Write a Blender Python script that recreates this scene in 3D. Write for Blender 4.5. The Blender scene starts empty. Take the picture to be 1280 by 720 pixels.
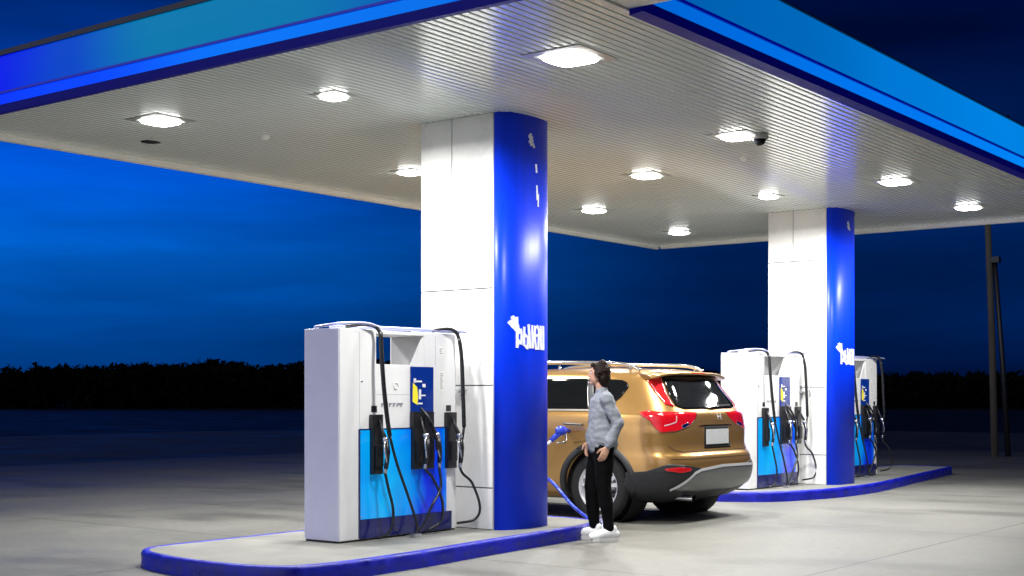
import bpy, bmesh, math, random
import numpy as np
from mathutils import Vector, Matrix, noise
random.seed(7)
PI = math.pi
R = math.radians

# ------------------------------------------------------------------ camera, sky, exposure
# World axes: +x runs along the pump islands, +y runs away to the left, z up.
sc = bpy.context.scene
COL = sc.collection
cam_d = bpy.data.cameras.new("camera")
cam = bpy.data.objects.new("camera", cam_d)
COL.objects.link(cam)
cam.location = (0, 0, 1.38)
cam.rotation_euler = (R(90), 0, R(-52.84))
cam_d.sensor_width = 36
cam_d.lens = 47.8
cam_d.shift_y = 0.1055
cam_d.clip_start = 0.1
cam_d.clip_end = 3000
sc.camera = cam
sc.view_settings.view_transform = 'Standard'
sc.view_settings.look = 'None'
sc.view_settings.exposure = 0.0
sc.view_settings.gamma = 1.0
sc.view_settings.use_curve_mapping = False
sc.cycles.use_denoising = True
sc.cycles.max_bounces = 7
sc.cycles.diffuse_bounces = 4
sc.cycles.glossy_bounces = 4
sc.cycles.sample_clamp_indirect = 6

LAMP_W = 150.0
LENS_E = 26.0

w = bpy.data.worlds.new("World")
sc.world = w
w.use_nodes = True
nt = w.node_tree
nt.nodes.clear()
N = nt.nodes.new
L = nt.links.new


def wmath(op, a, b=None, clamp=False):
    n = N('ShaderNodeMath'); n.operation = op; n.use_clamp = clamp
    for i, v in enumerate((a, b)):
        if v is None: continue
        if isinstance(v, (int, float)): n.inputs[i].default_value = v
        else: L(v, n.inputs[i])
    return n.outputs[0]


tc = N('ShaderNodeTexCoord')
sep = N('ShaderNodeSeparateXYZ'); L(tc.outputs['Generated'], sep.inputs[0])
# dusk glow lies in the west, to the left of the station (+y)
az = N('ShaderNodeVectorMath'); az.operation = 'DOT_PRODUCT'
L(tc.outputs['Generated'], az.inputs[0]); az.inputs[1].default_value = (0.05, 1.0, 0)
west = N('ShaderNodeMapRange'); L(az.outputs['Value'], west.inputs[0])
west.inputs[1].default_value = 0.50; west.inputs[2].default_value = 0.86; west.interpolation_type = 'SMOOTHSTEP'
rA = N('ShaderNodeValToRGB'); L(sep.outputs[2], rA.inputs[0])   # western sky by height
e = rA.color_ramp.elements
e[0].position = 0.0; e[0].color = (0.000, 0.030, 0.150, 1)
e[1].position = 0.60; e[1].color = (0.000, 0.009, 0.09, 1)
for p, c in ((0.04, (0.000, 0.065, 0.34, 1)), (0.10, (0.000, 0.16, 0.82, 1)), (0.165, (0.000, 0.115, 0.86, 1)),
             (0.215, (0.000, 0.045, 0.38, 1)), (0.28, (0.000, 0.020, 0.16, 1))):
    q = rA.color_ramp.elements.new(p); q.color = c
rB = N('ShaderNodeValToRGB'); L(sep.outputs[2], rB.inputs[0])   # eastern sky by height
e = rB.color_ramp.elements
e[0].position = 0.0; e[0].color = (0.0005, 0.006, 0.045, 1)
e[1].position = 0.60; e[1].color = (0.000, 0.003, 0.035, 1)
for p, c in ((0.05, (0.000, 0.013, 0.085, 1)), (0.14, (0.000, 0.017, 0.115, 1)), (0.24, (0.000, 0.005, 0.05, 1))):
    q = rB.color_ramp.elements.new(p); q.color = c
mx = N('ShaderNodeMixRGB'); L(west.outputs[0], mx.inputs[0]); L(rB.outputs[0], mx.inputs[1]); L(rA.outputs[0], mx.inputs[2])
mp = N('ShaderNodeMapping'); L(tc.outputs['Generated'], mp.inputs[0]); mp.inputs['Scale'].default_value = (1.0, 1.0, 8)
cl = N('ShaderNodeTexNoise'); L(mp.outputs[0], cl.inputs[0]); cl.inputs['Scale'].default_value = 2.2
cl.inputs['Detail'].default_value = 6; cl.inputs['Roughness'].default_value = 0.55
cr = N('ShaderNodeMapRange'); L(cl.outputs[0], cr.inputs[0]); cr.inputs[1].default_value = 0.33; cr.inputs[2].default_value = 0.68
cr.inputs[3].default_value = 0.58; cr.inputs[4].default_value = 1.08
vm = N('ShaderNodeVectorMath'); vm.operation = 'SCALE'; L(mx.outputs[0], vm.inputs[0]); L(cr.outputs[0], vm.inputs['Scale'])
# pale fill glow added to the sky behind the camera to brighten left-facing panels
gl = N('ShaderNodeVectorMath'); gl.operation = 'DOT_PRODUCT'; L(tc.outputs['Generated'], gl.inputs[0]); gl.inputs[1].default_value = (-0.975, 0.10, 0.20)
gr = N('ShaderNodeMapRange'); gr.interpolation_type = 'SMOOTHSTEP'; L(gl.outputs['Value'], gr.inputs[0]); gr.inputs[1].default_value = 0.35; gr.inputs[2].default_value = 0.98
gs = N('ShaderNodeVectorMath'); gs.operation = 'SCALE'; gs.inputs[0].default_value = (0.88, 0.90, 1.06); L(gr.outputs[0], gs.inputs['Scale'])
ga = N('ShaderNodeVectorMath'); ga.operation = 'ADD'; L(vm.outputs[0], ga.inputs[0]); L(gs.outputs[0], ga.inputs[1])
bg = N('ShaderNodeBackground'); L(ga.outputs[0], bg.inputs[0]); bg.inputs[1].default_value = 1.0
wo = N('ShaderNodeOutputWorld'); L(bg.outputs[0], wo.inputs[0])


# ------------------------------------------------------------------ materials
def mat(name, col, rough=0.5, metal=0.0, noise_amt=0.0, noise_scale=3.0, bump=0.0, bump_scale=40.0,
        emit=None, emit_s=0.0, coat=0.0, coat_r=0.05, flake=0.0, spec=None, stretch=None):
    m = bpy.data.materials.new(name)
    m.use_nodes = True
    t = m.node_tree
    b = t.nodes['Principled BSDF']
    b.inputs['Base Color'].default_value = (*col, 1)
    b.inputs['Roughness'].default_value = rough
    b.inputs['Metallic'].default_value = metal
    if spec is not None: b.inputs['Specular IOR Level'].default_value = spec
    if coat: b.inputs['Coat Weight'].default_value = coat; b.inputs['Coat Roughness'].default_value = coat_r
    if emit:
        b.inputs['Emission Color'].default_value = (*emit, 1); b.inputs['Emission Strength'].default_value = emit_s
    c = t.nodes.new('ShaderNodeTexCoord')
    src = c.outputs['Object']
    if stretch:
        mpn = t.nodes.new('ShaderNodeMapping'); mpn.inputs['Scale'].default_value = stretch
        t.links.new(src, mpn.inputs[0]); src = mpn.outputs[0]
    if noise_amt:
        n = t.nodes.new('ShaderNodeTexNoise'); n.inputs['Scale'].default_value = noise_scale
        n.inputs['Detail'].default_value = 6; n.inputs['Roughness'].default_value = 0.6
        t.links.new(src, n.inputs['Vector'])
        r = t.nodes.new('ShaderNodeMapRange'); r.inputs[1].default_value = 0.3; r.inputs[2].default_value = 0.7
        r.inputs[3].default_value = 1 - noise_amt; r.inputs[4].default_value = 1 + noise_amt
        t.links.new(n.outputs[0], r.inputs[0])
        v = t.nodes.new('ShaderNodeVectorMath'); v.operation = 'SCALE'; v.inputs[0].default_value = col
        t.links.new(r.outputs[0], v.inputs['Scale']); t.links.new(v.outputs[0], b.inputs['Base Color'])
        r2 = t.nodes.new('ShaderNodeMapRange'); r2.inputs[1].default_value = 0.3; r2.inputs[2].default_value = 0.7
        r2.inputs[3].default_value = max(0.02, rough - noise_amt * 0.5); r2.inputs[4].default_value = min(1, rough + noise_amt * 0.5)
        t.links.new(n.outputs[0], r2.inputs[0]); t.links.new(r2.outputs[0], b.inputs['Roughness'])
    if bump:
        n2 = t.nodes.new('ShaderNodeTexNoise'); n2.inputs['Scale'].default_value = bump_scale; n2.inputs['Detail'].default_value = 4
        t.links.new(src, n2.inputs['Vector'])
        bn = t.nodes.new('ShaderNodeBump'); bn.inputs['Strength'].default_value = bump; bn.inputs['Distance'].default_value = 0.01
        t.links.new(n2.outputs[0], bn.inputs['Height']); t.links.new(bn.outputs[0], b.inputs['Normal'])
    return m


M = {}
M['ceil'] = mat('ceiling_slats', (0.79, 0.84, 0.80), 0.20, 0.14, noise_amt=0.02, spec=0.7, noise_scale=1.2)
M['ceil_gap'] = mat('ceiling_gap', (0.72, 0.74, 0.70), 0.4)
M['trim_white'] = mat('white_trim', (0.88, 0.88, 0.83), 0.35, noise_amt=0.04)
M['white_tile'] = mat('white_tile', (0.84, 0.84, 0.83), 0.28, noise_amt=0.06, noise_scale=2)
M['joint'] = mat('joint_grey', (0.42, 0.42, 0.42), 0.7)
M['col_blue'] = mat('column_blue', (0.0, 0.038, 0.86), 0.36, noise_amt=0.12, noise_scale=1.5, spec=0.22, stretch=(3, 3, 0.15))
M['mark_white'] = mat('mark_white', (0.85, 0.86, 0.88), 0.4, noise_amt=0.08, noise_scale=30)
M['kerb'] = mat('kerb_blue', (0.0, 0.004, 0.34), 0.48, noise_amt=0.42, noise_scale=7, bump=0.4, bump_scale=22)
M['fas_lip'] = mat('fascia_lip', (0.002, 0.001, 0.13), 0.5, noise_amt=0.08, spec=0.2, emit=(0.0, 0.0, 0.20), emit_s=0.25)
M['fas_line'] = mat('fascia_line', (0.0, 0.005, 0.30), 0.3, emit=(0.0, 0.0, 0.40), emit_s=0.4)
M['fas_black'] = mat('roof_trim', (0.012, 0.012, 0.014), 0.4)
M['roof'] = mat('roof_sheet', (0.05, 0.05, 0.055), 0.6, noise_amt=0.2)
M['lens'] = mat('lamp_lens', (0.9, 0.9, 0.9), 0.3, emit=(1.0, 1.0, 0.97), emit_s=LENS_E)
M['lamp_tray'] = mat('lamp_tray', (0.42, 0.42, 0.40), 0.4, 0.4)
M['pump_white'] = mat('pump_white', (0.80, 0.80, 0.80), 0.30, noise_amt=0.03, noise_scale=4)
M['pump_sky_tint'] = mat('pump_sky_tint', (0.70, 0.70, 0.86), 0.32, noise_amt=0.04, noise_scale=3)  # lavender sky light mixed into the end panel's base colour
M['pump_navy'] = mat('pump_navy', (0.006, 0.010, 0.12), 0.22, noise_amt=0.2, noise_scale=8, coat=0.4)
M['screen_blue'] = mat('screen_blue', (0.004, 0.012, 0.13), 0.12, emit=(0.0, 0.03, 0.20), emit_s=0.6)
M['black'] = mat('black_plastic', (0.012, 0.012, 0.014), 0.38, noise_amt=0.2, noise_scale=20)
M['rubber'] = mat('hose_rubber', (0.010, 0.011, 0.013), 0.32, noise_amt=0.2, noise_scale=30)
M['steel'] = mat('brushed_steel', (0.55, 0.56, 0.60), 0.25, 0.9, noise_amt=0.1, noise_scale=20)
M['rail'] = mat('lavender_rail', (0.42, 0.44, 0.70), 0.28, 0.35)
M['yellow'] = mat('yellow_print', (0.75, 0.62, 0.03), 0.4, emit=(0.8, 0.65, 0.03), emit_s=0.35)
M['grey_print'] = mat('grey_print', (0.30, 0.32, 0.36), 0.5, noise_amt=0.3, noise_scale=60)
M['hose_blue'] = mat('hose_blue', (0.02, 0.05, 0.50), 0.25, noise_amt=0.3, noise_scale=12)
M['hose_white'] = mat('hose_white', (0.62, 0.64, 0.68), 0.3)
M['gold'] = mat('gold_paint', (0.47, 0.262, 0.080), 0.28, 0.66, coat=1.0, coat_r=0.03)
M['car_glass'] = mat('car_glass', (0.005, 0.006, 0.007), 0.03, spec=0.16)
M['clad'] = mat('car_cladding', (0.022, 0.023, 0.026), 0.5, bump=0.1, bump_scale=200)
M['pillar'] = mat('car_pillar', (0.08, 0.085, 0.095), 0.3)
M['skid'] = mat('car_skid', (0.20, 0.205, 0.21), 0.34, 0.5, noise_amt=0.08, noise_scale=6)
M['lamp_red'] = mat('lamp_red', (0.48, 0.005, 0.010), 0.12, coat=1.0, emit=(0.8, 0.0, 0.01), emit_s=0.12)
M['lamp_clear'] = mat('lamp_clear', (0.55, 0.42, 0.44), 0.1, coat=1.0)
M['plate'] = mat('blank_plate', (0.62, 0.63, 0.65), 0.4, noise_amt=0.05, noise_scale=20)
M['chrome'] = mat('chrome', (0.75, 0.75, 0.77), 0.12, 1.0)
M['tyre'] = mat('tyre', (0.012, 0.012, 0.013), 0.75, noise_amt=0.2, noise_scale=20)
M['rim'] = mat('rim_alloy', (0.80, 0.81, 0.83), 0.3, 0.35)
M['dark'] = mat('dark_void', (0.006, 0.006, 0.007), 0.8)
M['skin'] = mat('skin', (0.52, 0.29, 0.19), 0.5, noise_amt=0.05, noise_scale=20)
M['hair'] = mat('hair_brown', (0.014, 0.007, 0.005), 0.6, noise_amt=0.3, noise_scale=25, stretch=(1, 1, 0.2), bump=0.6, bump_scale=60, spec=0.15)
M['sweater'] = mat('sweater_grey', (0.225, 0.24, 0.27), 0.9, noise_amt=0.06, noise_scale=5, bump=0.5, bump_scale=24)
M['trousers'] = mat('trousers_black', (0.003, 0.003, 0.0035), 0.95, spec=0.1, bump=0.6, bump_scale=12)
M['shoe'] = mat('shoe_white', (0.78, 0.78, 0.78), 0.5, noise_amt=0.04, noise_scale=20)
M['sole'] = mat('shoe_sole', (0.62, 0.61, 0.58), 0.6)
M['wood'] = mat('pole_wood', (0.07, 0.06, 0.045), 0.9, noise_amt=0.3, noise_scale=6, stretch=(1, 1, 0.15))
M['foliage'] = mat('wood_foliage', (0.003, 0.004, 0.0025), 1.0, spec=0.0)
M['island_top'] = mat('island_concrete', (0.19, 0.188, 0.168), 0.6, noise_amt=0.16, noise_scale=2.5, bump=0.15, bump_scale=60)


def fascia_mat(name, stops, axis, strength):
    """backlit acrylic light box, reflected blue-to-teal tones painted into its glow along the run"""
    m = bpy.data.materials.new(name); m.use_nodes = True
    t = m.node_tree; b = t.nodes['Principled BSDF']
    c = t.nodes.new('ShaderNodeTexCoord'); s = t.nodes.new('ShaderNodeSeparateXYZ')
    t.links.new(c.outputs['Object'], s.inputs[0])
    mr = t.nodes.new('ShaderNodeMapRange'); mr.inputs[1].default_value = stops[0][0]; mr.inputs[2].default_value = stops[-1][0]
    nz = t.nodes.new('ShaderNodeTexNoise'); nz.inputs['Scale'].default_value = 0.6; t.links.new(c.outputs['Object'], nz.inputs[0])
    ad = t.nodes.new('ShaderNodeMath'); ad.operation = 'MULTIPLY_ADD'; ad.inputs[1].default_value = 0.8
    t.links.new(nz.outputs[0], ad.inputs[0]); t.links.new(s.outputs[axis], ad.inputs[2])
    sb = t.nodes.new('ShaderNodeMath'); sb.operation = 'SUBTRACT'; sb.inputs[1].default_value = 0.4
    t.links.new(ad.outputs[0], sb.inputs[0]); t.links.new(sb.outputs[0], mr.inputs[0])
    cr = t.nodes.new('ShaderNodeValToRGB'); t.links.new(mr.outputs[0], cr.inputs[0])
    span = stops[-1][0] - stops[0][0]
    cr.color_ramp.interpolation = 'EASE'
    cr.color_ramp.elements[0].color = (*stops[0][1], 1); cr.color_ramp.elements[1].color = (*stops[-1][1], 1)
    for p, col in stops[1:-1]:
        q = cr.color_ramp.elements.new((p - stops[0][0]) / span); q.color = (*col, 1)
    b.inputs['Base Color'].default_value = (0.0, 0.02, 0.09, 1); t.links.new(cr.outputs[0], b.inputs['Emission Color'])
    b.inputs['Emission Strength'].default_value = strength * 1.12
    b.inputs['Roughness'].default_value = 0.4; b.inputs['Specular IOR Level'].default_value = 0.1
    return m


def ground_mat(name, col, joints):
    m = bpy.data.materials.new(name); m.use_nodes = True
    t = m.node_tree; b = t.nodes['Principled BSDF']
    c = t.nodes.new('ShaderNodeTexCoord')
    big = t.nodes.new('ShaderNodeTexNoise'); big.inputs['Scale'].default_value = 0.35; big.inputs['Detail'].default_value = 8
    big.inputs['Roughness'].default_value = 0.62; t.links.new(c.outputs['Object'], big.inputs[0])
    fine = t.nodes.new('ShaderNodeTexNoise'); fine.inputs['Scale'].default_value = 14; fine.inputs['Detail'].default_value = 6
    t.links.new(c.outputs['Object'], fine.inputs[0])
    a = t.nodes.new('ShaderNodeMapRange'); t.links.new(big.outputs[0], a.inputs[0])
    a.inputs[1].default_value = 0.3; a.inputs[2].default_value = 0.7; a.inputs[3].default_value = 0.80; a.inputs[4].default_value = 1.18
    f = t.nodes.new('ShaderNodeMapRange'); t.links.new(fine.outputs[0], f.inputs[0])
    f.inputs[1].default_value = 0.3; f.inputs[2].default_value = 0.7; f.inputs[3].default_value = 0.90; f.inputs[4].default_value = 1.10
    mu = t.nodes.new('ShaderNodeMath'); mu.operation = 'MULTIPLY'; t.links.new(a.outputs[0], mu.inputs[0]); t.links.new(f.outputs[0], mu.inputs[1])
    fac = mu.outputs[0]
    # oil and tyre stains
    st = t.nodes.new('ShaderNodeTexNoise'); st.inputs['Scale'].default_value = 0.9; st.inputs['Detail'].default_value = 5
    mp_ = t.nodes.new('ShaderNodeMapping'); mp_.inputs['Location'].default_value = (31, 4, 0); mp_.inputs['Scale'].default_value = (1, 0.35, 1)
    t.links.new(c.outputs['Object'], mp_.inputs[0]); t.links.new(mp_.outputs[0], st.inputs[0])
    sr = t.nodes.new('ShaderNodeMapRange'); t.links.new(st.outputs[0], sr.inputs[0])
    sr.inputs[1].default_value = 0.54; sr.inputs[2].default_value = 0.68; sr.inputs[3].default_value = 1.0; sr.inputs[4].default_value = 0.60
    m2 = t.nodes.new('ShaderNodeMath'); m2.operation = 'MULTIPLY'; t.links.new(fac, m2.inputs[0]); t.links.new(sr.outputs[0], m2.inputs[1])
    fac = m2.outputs[0]
    if joints:
        br = t.nodes.new('ShaderNodeTexBrick'); br.offset = 0; br.inputs['Scale'].default_value = 1
        br.inputs['Brick Width'].default_value = 4.5; br.inputs['Row Height'].default_value = 4.5
        br.inputs['Mortar Size'].default_value = 0.016; br.inputs['Mortar Smooth'].default_value = 0.3
        br.inputs['Color1'].default_value = (1, 1, 1, 1); br.inputs['Color2'].default_value = (0.93, 0.93, 0.93, 1)
        br.inputs['Mortar'].default_value = (0.48, 0.48, 0.48, 1)
        t.links.new(c.outputs['Object'], br.inputs['Vector'])
        m3 = t.nodes.new('ShaderNodeMath'); m3.operation = 'MULTIPLY'; t.links.new(fac, m3.inputs[0]); t.links.new(br.outputs[0], m3.inputs[1])
        fac = m3.outputs[0]
    if joints:   # lamp light's fall-off painted in: concrete darkens towards the road
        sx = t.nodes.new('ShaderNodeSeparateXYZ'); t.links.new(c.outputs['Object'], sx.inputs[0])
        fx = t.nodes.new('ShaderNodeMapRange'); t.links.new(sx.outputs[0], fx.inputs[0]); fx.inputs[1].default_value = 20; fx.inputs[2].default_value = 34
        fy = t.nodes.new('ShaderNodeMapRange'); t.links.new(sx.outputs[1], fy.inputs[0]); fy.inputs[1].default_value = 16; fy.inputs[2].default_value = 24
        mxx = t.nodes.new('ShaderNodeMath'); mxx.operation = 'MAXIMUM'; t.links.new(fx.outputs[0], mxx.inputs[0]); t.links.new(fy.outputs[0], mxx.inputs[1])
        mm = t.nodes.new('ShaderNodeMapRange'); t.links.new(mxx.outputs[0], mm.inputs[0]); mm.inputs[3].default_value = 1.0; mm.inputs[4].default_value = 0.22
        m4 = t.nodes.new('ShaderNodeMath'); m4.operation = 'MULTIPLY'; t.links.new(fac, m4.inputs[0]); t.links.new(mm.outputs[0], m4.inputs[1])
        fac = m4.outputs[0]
    v = t.nodes.new('ShaderNodeVectorMath'); v.operation = 'SCALE'; v.inputs[0].default_value = col
    t.links.new(fac, v.inputs['Scale']); t.links.new(v.outputs[0], b.inputs['Base Color'])
    rr = t.nodes.new('ShaderNodeMapRange'); t.links.new(big.outputs[0], rr.inputs[0])
    rr.inputs[1].default_value = 0.3; rr.inputs[2].default_value = 0.7; rr.inputs[3].default_value = 0.42; rr.inputs[4].default_value = 0.68
    t.links.new(rr.outputs[0], b.inputs['Roughness']); b.inputs['Specular IOR Level'].default_value = 0.35 if joints else 0.08
    bn = t.nodes.new('ShaderNodeBump'); bn.inputs['Strength'].default_value = 0.2; bn.inputs['Distance'].default_value = 0.01
    t.links.new(fine.outputs[0], bn.inputs['Height']); t.links.new(bn.outputs[0], b.inputs['Normal'])
    return m


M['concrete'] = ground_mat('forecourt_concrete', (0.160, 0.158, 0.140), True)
M['asphalt'] = ground_mat('road_asphalt', (0.024, 0.026, 0.030), False)
M['field'] = ground_mat('dark_field', (0.003, 0.004, 0.003), False)


def panel_mat():
    """translucent blue pump skirt: cyan print deepening to pure blue at one end"""
    m = bpy.data.materials.new('pump_cyan'); m.use_nodes = True
    t = m.node_tree; b = t.nodes['Principled BSDF']
    c = t.nodes.new('ShaderNodeTexCoord'); s = t.nodes.new('ShaderNodeSeparateXYZ'); t.links.new(c.outputs['Object'], s.inputs[0])
    n = t.nodes.new('ShaderNodeTexNoise'); n.inputs['Scale'].default_value = 3; t.links.new(c.outputs['Object'], n.inputs[0])
    ma = t.nodes.new('ShaderNodeMath'); ma.operation = 'MULTIPLY_ADD'; ma.inputs[1].default_value = 0.5
    t.links.new(n.outputs[0], ma.inputs[0]); t.links.new(s.outputs[0], ma.inputs[2])
    cr = t.nodes.new('ShaderNodeValToRGB'); mr = t.nodes.new('ShaderNodeMapRange')
    mr.inputs[1].default_value = 0.3; mr.inputs[2].default_value = 1.75
    t.links.new(ma.outputs[0], mr.inputs[0]); t.links.new(mr.outputs[0], cr.inputs[0])
    e = cr.color_ramp.elements
    e[0].position = 0; e[0].color = (0.0, 0.26, 0.88, 1)
    e[1].position = 1; e[1].color = (0.0, 0.30, 0.88, 1)
    for p, col in ((0.35, (0.0, 0.42, 0.90, 1)), (0.58, (0.0, 0.25, 0.88, 1)), (0.76, (0.0, 0.02, 0.75, 1)), (0.86, (0.0, 0.05, 0.80, 1))):
        q = e.new(p); q.color = col
    t.links.new(cr.outputs[0], b.inputs['Base Color'])
    t.links.new(cr.outputs[0], b.inputs['Emission Color']); b.inputs['Emission Strength'].default_value = 0.22
    b.inputs['Roughness'].default_value = 0.22
    b.inputs['Coat Weight'].default_value = 0.5
    return m


M['pump_cyan'] = panel_mat()


# ------------------------------------------------------------------ mesh helpers
class MB:
    def __init__(s): s.v = []; s.f = []; s.mi = []; s.sm = []

    def add(s, vs, fs, mi=0, smooth=False):
        o = len(s.v); s.v += [tuple(v) for v in vs]
        for f in fs: s.f.append([i + o for i in f]); s.mi.append(mi); s.sm.append(smooth)
        return s

    def box(s, x0, x1, y0, y1, z0, z1, mi=0, bev=0.0):
        if bev > 0:
            bm = bmesh.new(); bmesh.ops.create_cube(bm, size=1)
            for v in bm.verts:
                v.co = Vector(((x0 + x1) / 2 + v.co.x * (x1 - x0), (y0 + y1) / 2 + v.co.y * (y1 - y0), (z0 + z1) / 2 + v.co.z * (z1 - z0)))
            bmesh.ops.bevel(bm, geom=bm.edges[:], offset=bev, segments=2, profile=0.7, affect='EDGES')
            bm.verts.index_update()
            s.add([v.co for v in bm.verts], [[v.index for v in f.verts] for f in bm.faces], mi, False); bm.free(); return s
        vs = [(x, y, z) for z in (z0, z1) for y in (y0, y1) for x in (x0, x1)]
        s.add(vs, [(0, 2, 3, 1), (4, 5, 7, 6), (0, 1, 5, 4), (2, 6, 7, 3), (0, 4, 6, 2), (1, 3, 7, 5)], mi); return s

    def tube(s, pts, r, n=10, mi=0, cap=True, closed=False):
        pts = [Vector(p) for p in pts]; k = len(pts)
        rs = r if isinstance(r, (list, tuple)) else [r] * k
        up = Vector((0.13, 0.21, 1)).normalized(); vs = []; prev = None
        for i, p in enumerate(pts):
            if closed: d = pts[(i + 1) % k] - pts[i - 1]
            else: d = pts[min(i + 1, k - 1)] - pts[max(i - 1, 0)]
            d.normalize()
            if prev is None:
                a = d.cross(up)
                if a.length < 0.05: a = d.cross(Vector((1, 0, 0)))
            else: a = prev - d * prev.dot(d)
            a.normalize(); prev = a; b = d.cross(a)
            for j in range(n):
                t = 2 * PI * j / n; vs.append(p + (a * math.cos(t) + b * math.sin(t)) * rs[i])
        fs = []
        for i in range(k if closed else k - 1):
            i2 = (i + 1) % k
            for j in range(n): fs.append((i * n + j, i * n + (j + 1) % n, i2 * n + (j + 1) % n, i2 * n + j))
        if cap and not closed: fs.append(tuple(range(n - 1, -1, -1))); fs.append(tuple((k - 1) * n + j for j in range(n)))
        s.add(vs, fs, mi, True); return s

    def prism(s, poly, z0, z1, mi=0, plane='xy'):
        """extrude a polygon; plane 'xy' along z, 'xz' along y, 'yz' along x"""
        n = len(poly)
        if plane == 'xy': f = lambda p, h: (p[0], p[1], h)
        elif plane == 'xz': f = lambda p, h: (p[0], h, p[1])
        else: f = lambda p, h: (h, p[0], p[1])
        vs = [f(p, z0) for p in poly] + [f(p, z1) for p in poly]
        fs = [tuple(range(n - 1, -1, -1)), tuple(range(n, 2 * n))] + [(i, (i + 1) % n, n + (i + 1) % n, n + i) for i in range(n)]
        s.add(vs, fs, mi); return s

    def lathe(s, prof, c, axis='z', n=32, mi=0, smooth=True):
        """prof: list of (radius, height) turned about an axis through c"""
        vs = []
        for r, h in prof:
            for j in range(n):
                t = 2 * PI * j / n; a, b = r * math.cos(t), r * math.sin(t)
                p = {'z': (a, b, h), 'y': (a, h, b), 'x': (h, a, b)}[axis]
                vs.append((c[0] + p[0], c[1] + p[1], c[2] + p[2]))
        fs = []
        for i in range(len(prof) - 1):
            for j in range(n): fs.append((i * n + j, i * n + (j + 1) % n, (i + 1) * n + (j + 1) % n, (i + 1) * n + j))
        s.add(vs, fs, mi, smooth); return s

    def ell(s, c, r, mi=0, n=16, rot=None):
        vs = []; fs = []; m = n // 2
        for i in range(m + 1):
            p = PI * i / m
            for j in range(n):
                t = 2 * PI * j / n
                v = Vector((r[0] * math.sin(p) * math.cos(t), r[1] * math.sin(p) * math.sin(t), r[2] * math.cos(p)))
                if rot is not None: v = rot @ v
                vs.append(Vector(c) + v)
        for i in range(m):
            for j in range(n): fs.append((i * n + j, (i + 1) * n + j, (i + 1) * n + (j + 1) % n, i * n + (j + 1) % n))
        s.add(vs, fs, mi, True); return s

    def build(s, name, mats, parent=None, loc=(0, 0, 0), weld=False):
        me = bpy.data.meshes.new(name); me.from_pydata(s.v, [], s.f)
        if not isinstance(mats, (list, tuple)): mats = [mats]
        for m in mats: me.materials.append(m)
        me.polygons.foreach_set('material_index', s.mi); me.polygons.foreach_set('use_smooth', s.sm)
        bm = bmesh.new(); bm.from_mesh(me)
        if weld: bmesh.ops.remove_doubles(bm, verts=bm.verts, dist=1e-5)
        bmesh.ops.recalc_face_normals(bm, faces=bm.faces); bm.to_mesh(me); bm.free()
        me.update()
        o = bpy.data.objects.new(name, me); COL.objects.link(o); o.location = loc
        if parent is not None: o.parent = parent
        return o


def tag(o, label=None, cat=None, group=None, kind=None):
    if label: o['label'] = label
    if cat: o['category'] = cat
    if group: o['group'] = group
    if kind: o['kind'] = kind
    return o


def thing(name, loc, label, cat, group=None, rz=0.0):
    o = bpy.data.objects.new(name, None); COL.objects.link(o); o.empty_display_size = 0.2
    o.location = loc; o.rotation_euler = (0, 0, rz)
    return tag(o, label, cat, group)


def copy_tree(o, parent=None):
    c = o.copy(); COL.objects.link(c); c.parent = parent
    for ch in [q for q in bpy.data.objects if q.parent is o]: copy_tree(ch, c)
    return c


def smooth_path(pts, k=6):
    pts = [Vector(p) for p in pts]; out = []
    q = [pts[0] * 2 - pts[1]] + pts + [pts[-1] * 2 - pts[-2]]
    for i in range(1, len(q) - 2):
        p0, p1, p2, p3 = q[i - 1:i + 3]
        for j in range(k):
            t = j / k
            out.append(0.5 * ((2 * p1) + (p2 - p0) * t + (2 * p0 - 5 * p1 + 4 * p2 - p3) * t * t + (3 * p1 - p0 - 3 * p2 + p3) * t ** 3))
    out.append(pts[-1]); return out


# ------------------------------------------------------------------ ground
def sheet(name, poly, z, m, label, cat='ground'):
    mb = MB(); mb.add([(x, y, z) for x, y in poly], [tuple(range(len(poly)))])
    return tag(mb.build(name, m), label, cat, kind='structure')


sheet('ground', [(-400, -400), (900, -400), (900, 900), (-400, 900)], -0.012, M['field'], 'dark open field beyond the petrol station')
sheet('road', [(-60, -50), (52, -50), (52, 26), (36, 42), (-60, 42)], -0.006, M['asphalt'], 'dark asphalt apron around the forecourt', 'road')
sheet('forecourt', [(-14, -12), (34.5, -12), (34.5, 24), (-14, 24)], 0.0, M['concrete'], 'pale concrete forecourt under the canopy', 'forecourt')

# ------------------------------------------------------------------ far wood
mb = MB()


def wood(azi0, azi1, dist, h0, h1, n, seed):
    rnd = random.Random(seed)
    for i in range(n):
        t = rnd.random(); az_ = azi0 + (azi1 - azi0) * t
        d = dist * (1 + rnd.random() * 0.35)
        top = h0 + (h1 - h0) * t
        top = top * (0.92 + 0.16 * noise.noise(Vector((t * 9, seed, 0))) + 0.12 * noise.noise(Vector((t * 45, seed, 3))) + 0.05 * noise.noise(Vector((t * 160, seed, 6)))) * d / dist
        X = d * math.tan(az_); cx = 0.604 * X + 0.797 * d; cy = -0.797 * X + 0.604 * d
        s = rnd.uniform(0.35, 0.9)
        z = (top - 1.38) * (rnd.random() ** 0.35) + 1.38 - s if rnd.random() < 0.5 else rnd.uniform(0, top * 0.75)
        z = max(z, 0.2)
        for k in range(3):
            o = Vector((rnd.uniform(-1, 1), rnd.uniform(-1, 1), rnd.uniform(-.5, .5))) * s
            a = Vector((rnd.uniform(-1, 1), rnd.uniform(-1, 1), rnd.uniform(-1, 1))) * s
            b = Vector((rnd.uniform(-1, 1), rnd.uniform(-1, 1), rnd.uniform(-1, 1))) * s
            p = Vector((cx, cy, z)) + o
            mb.add([p, p + a, p + a * 0.3 + b], [(0, 1, 2)])


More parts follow.
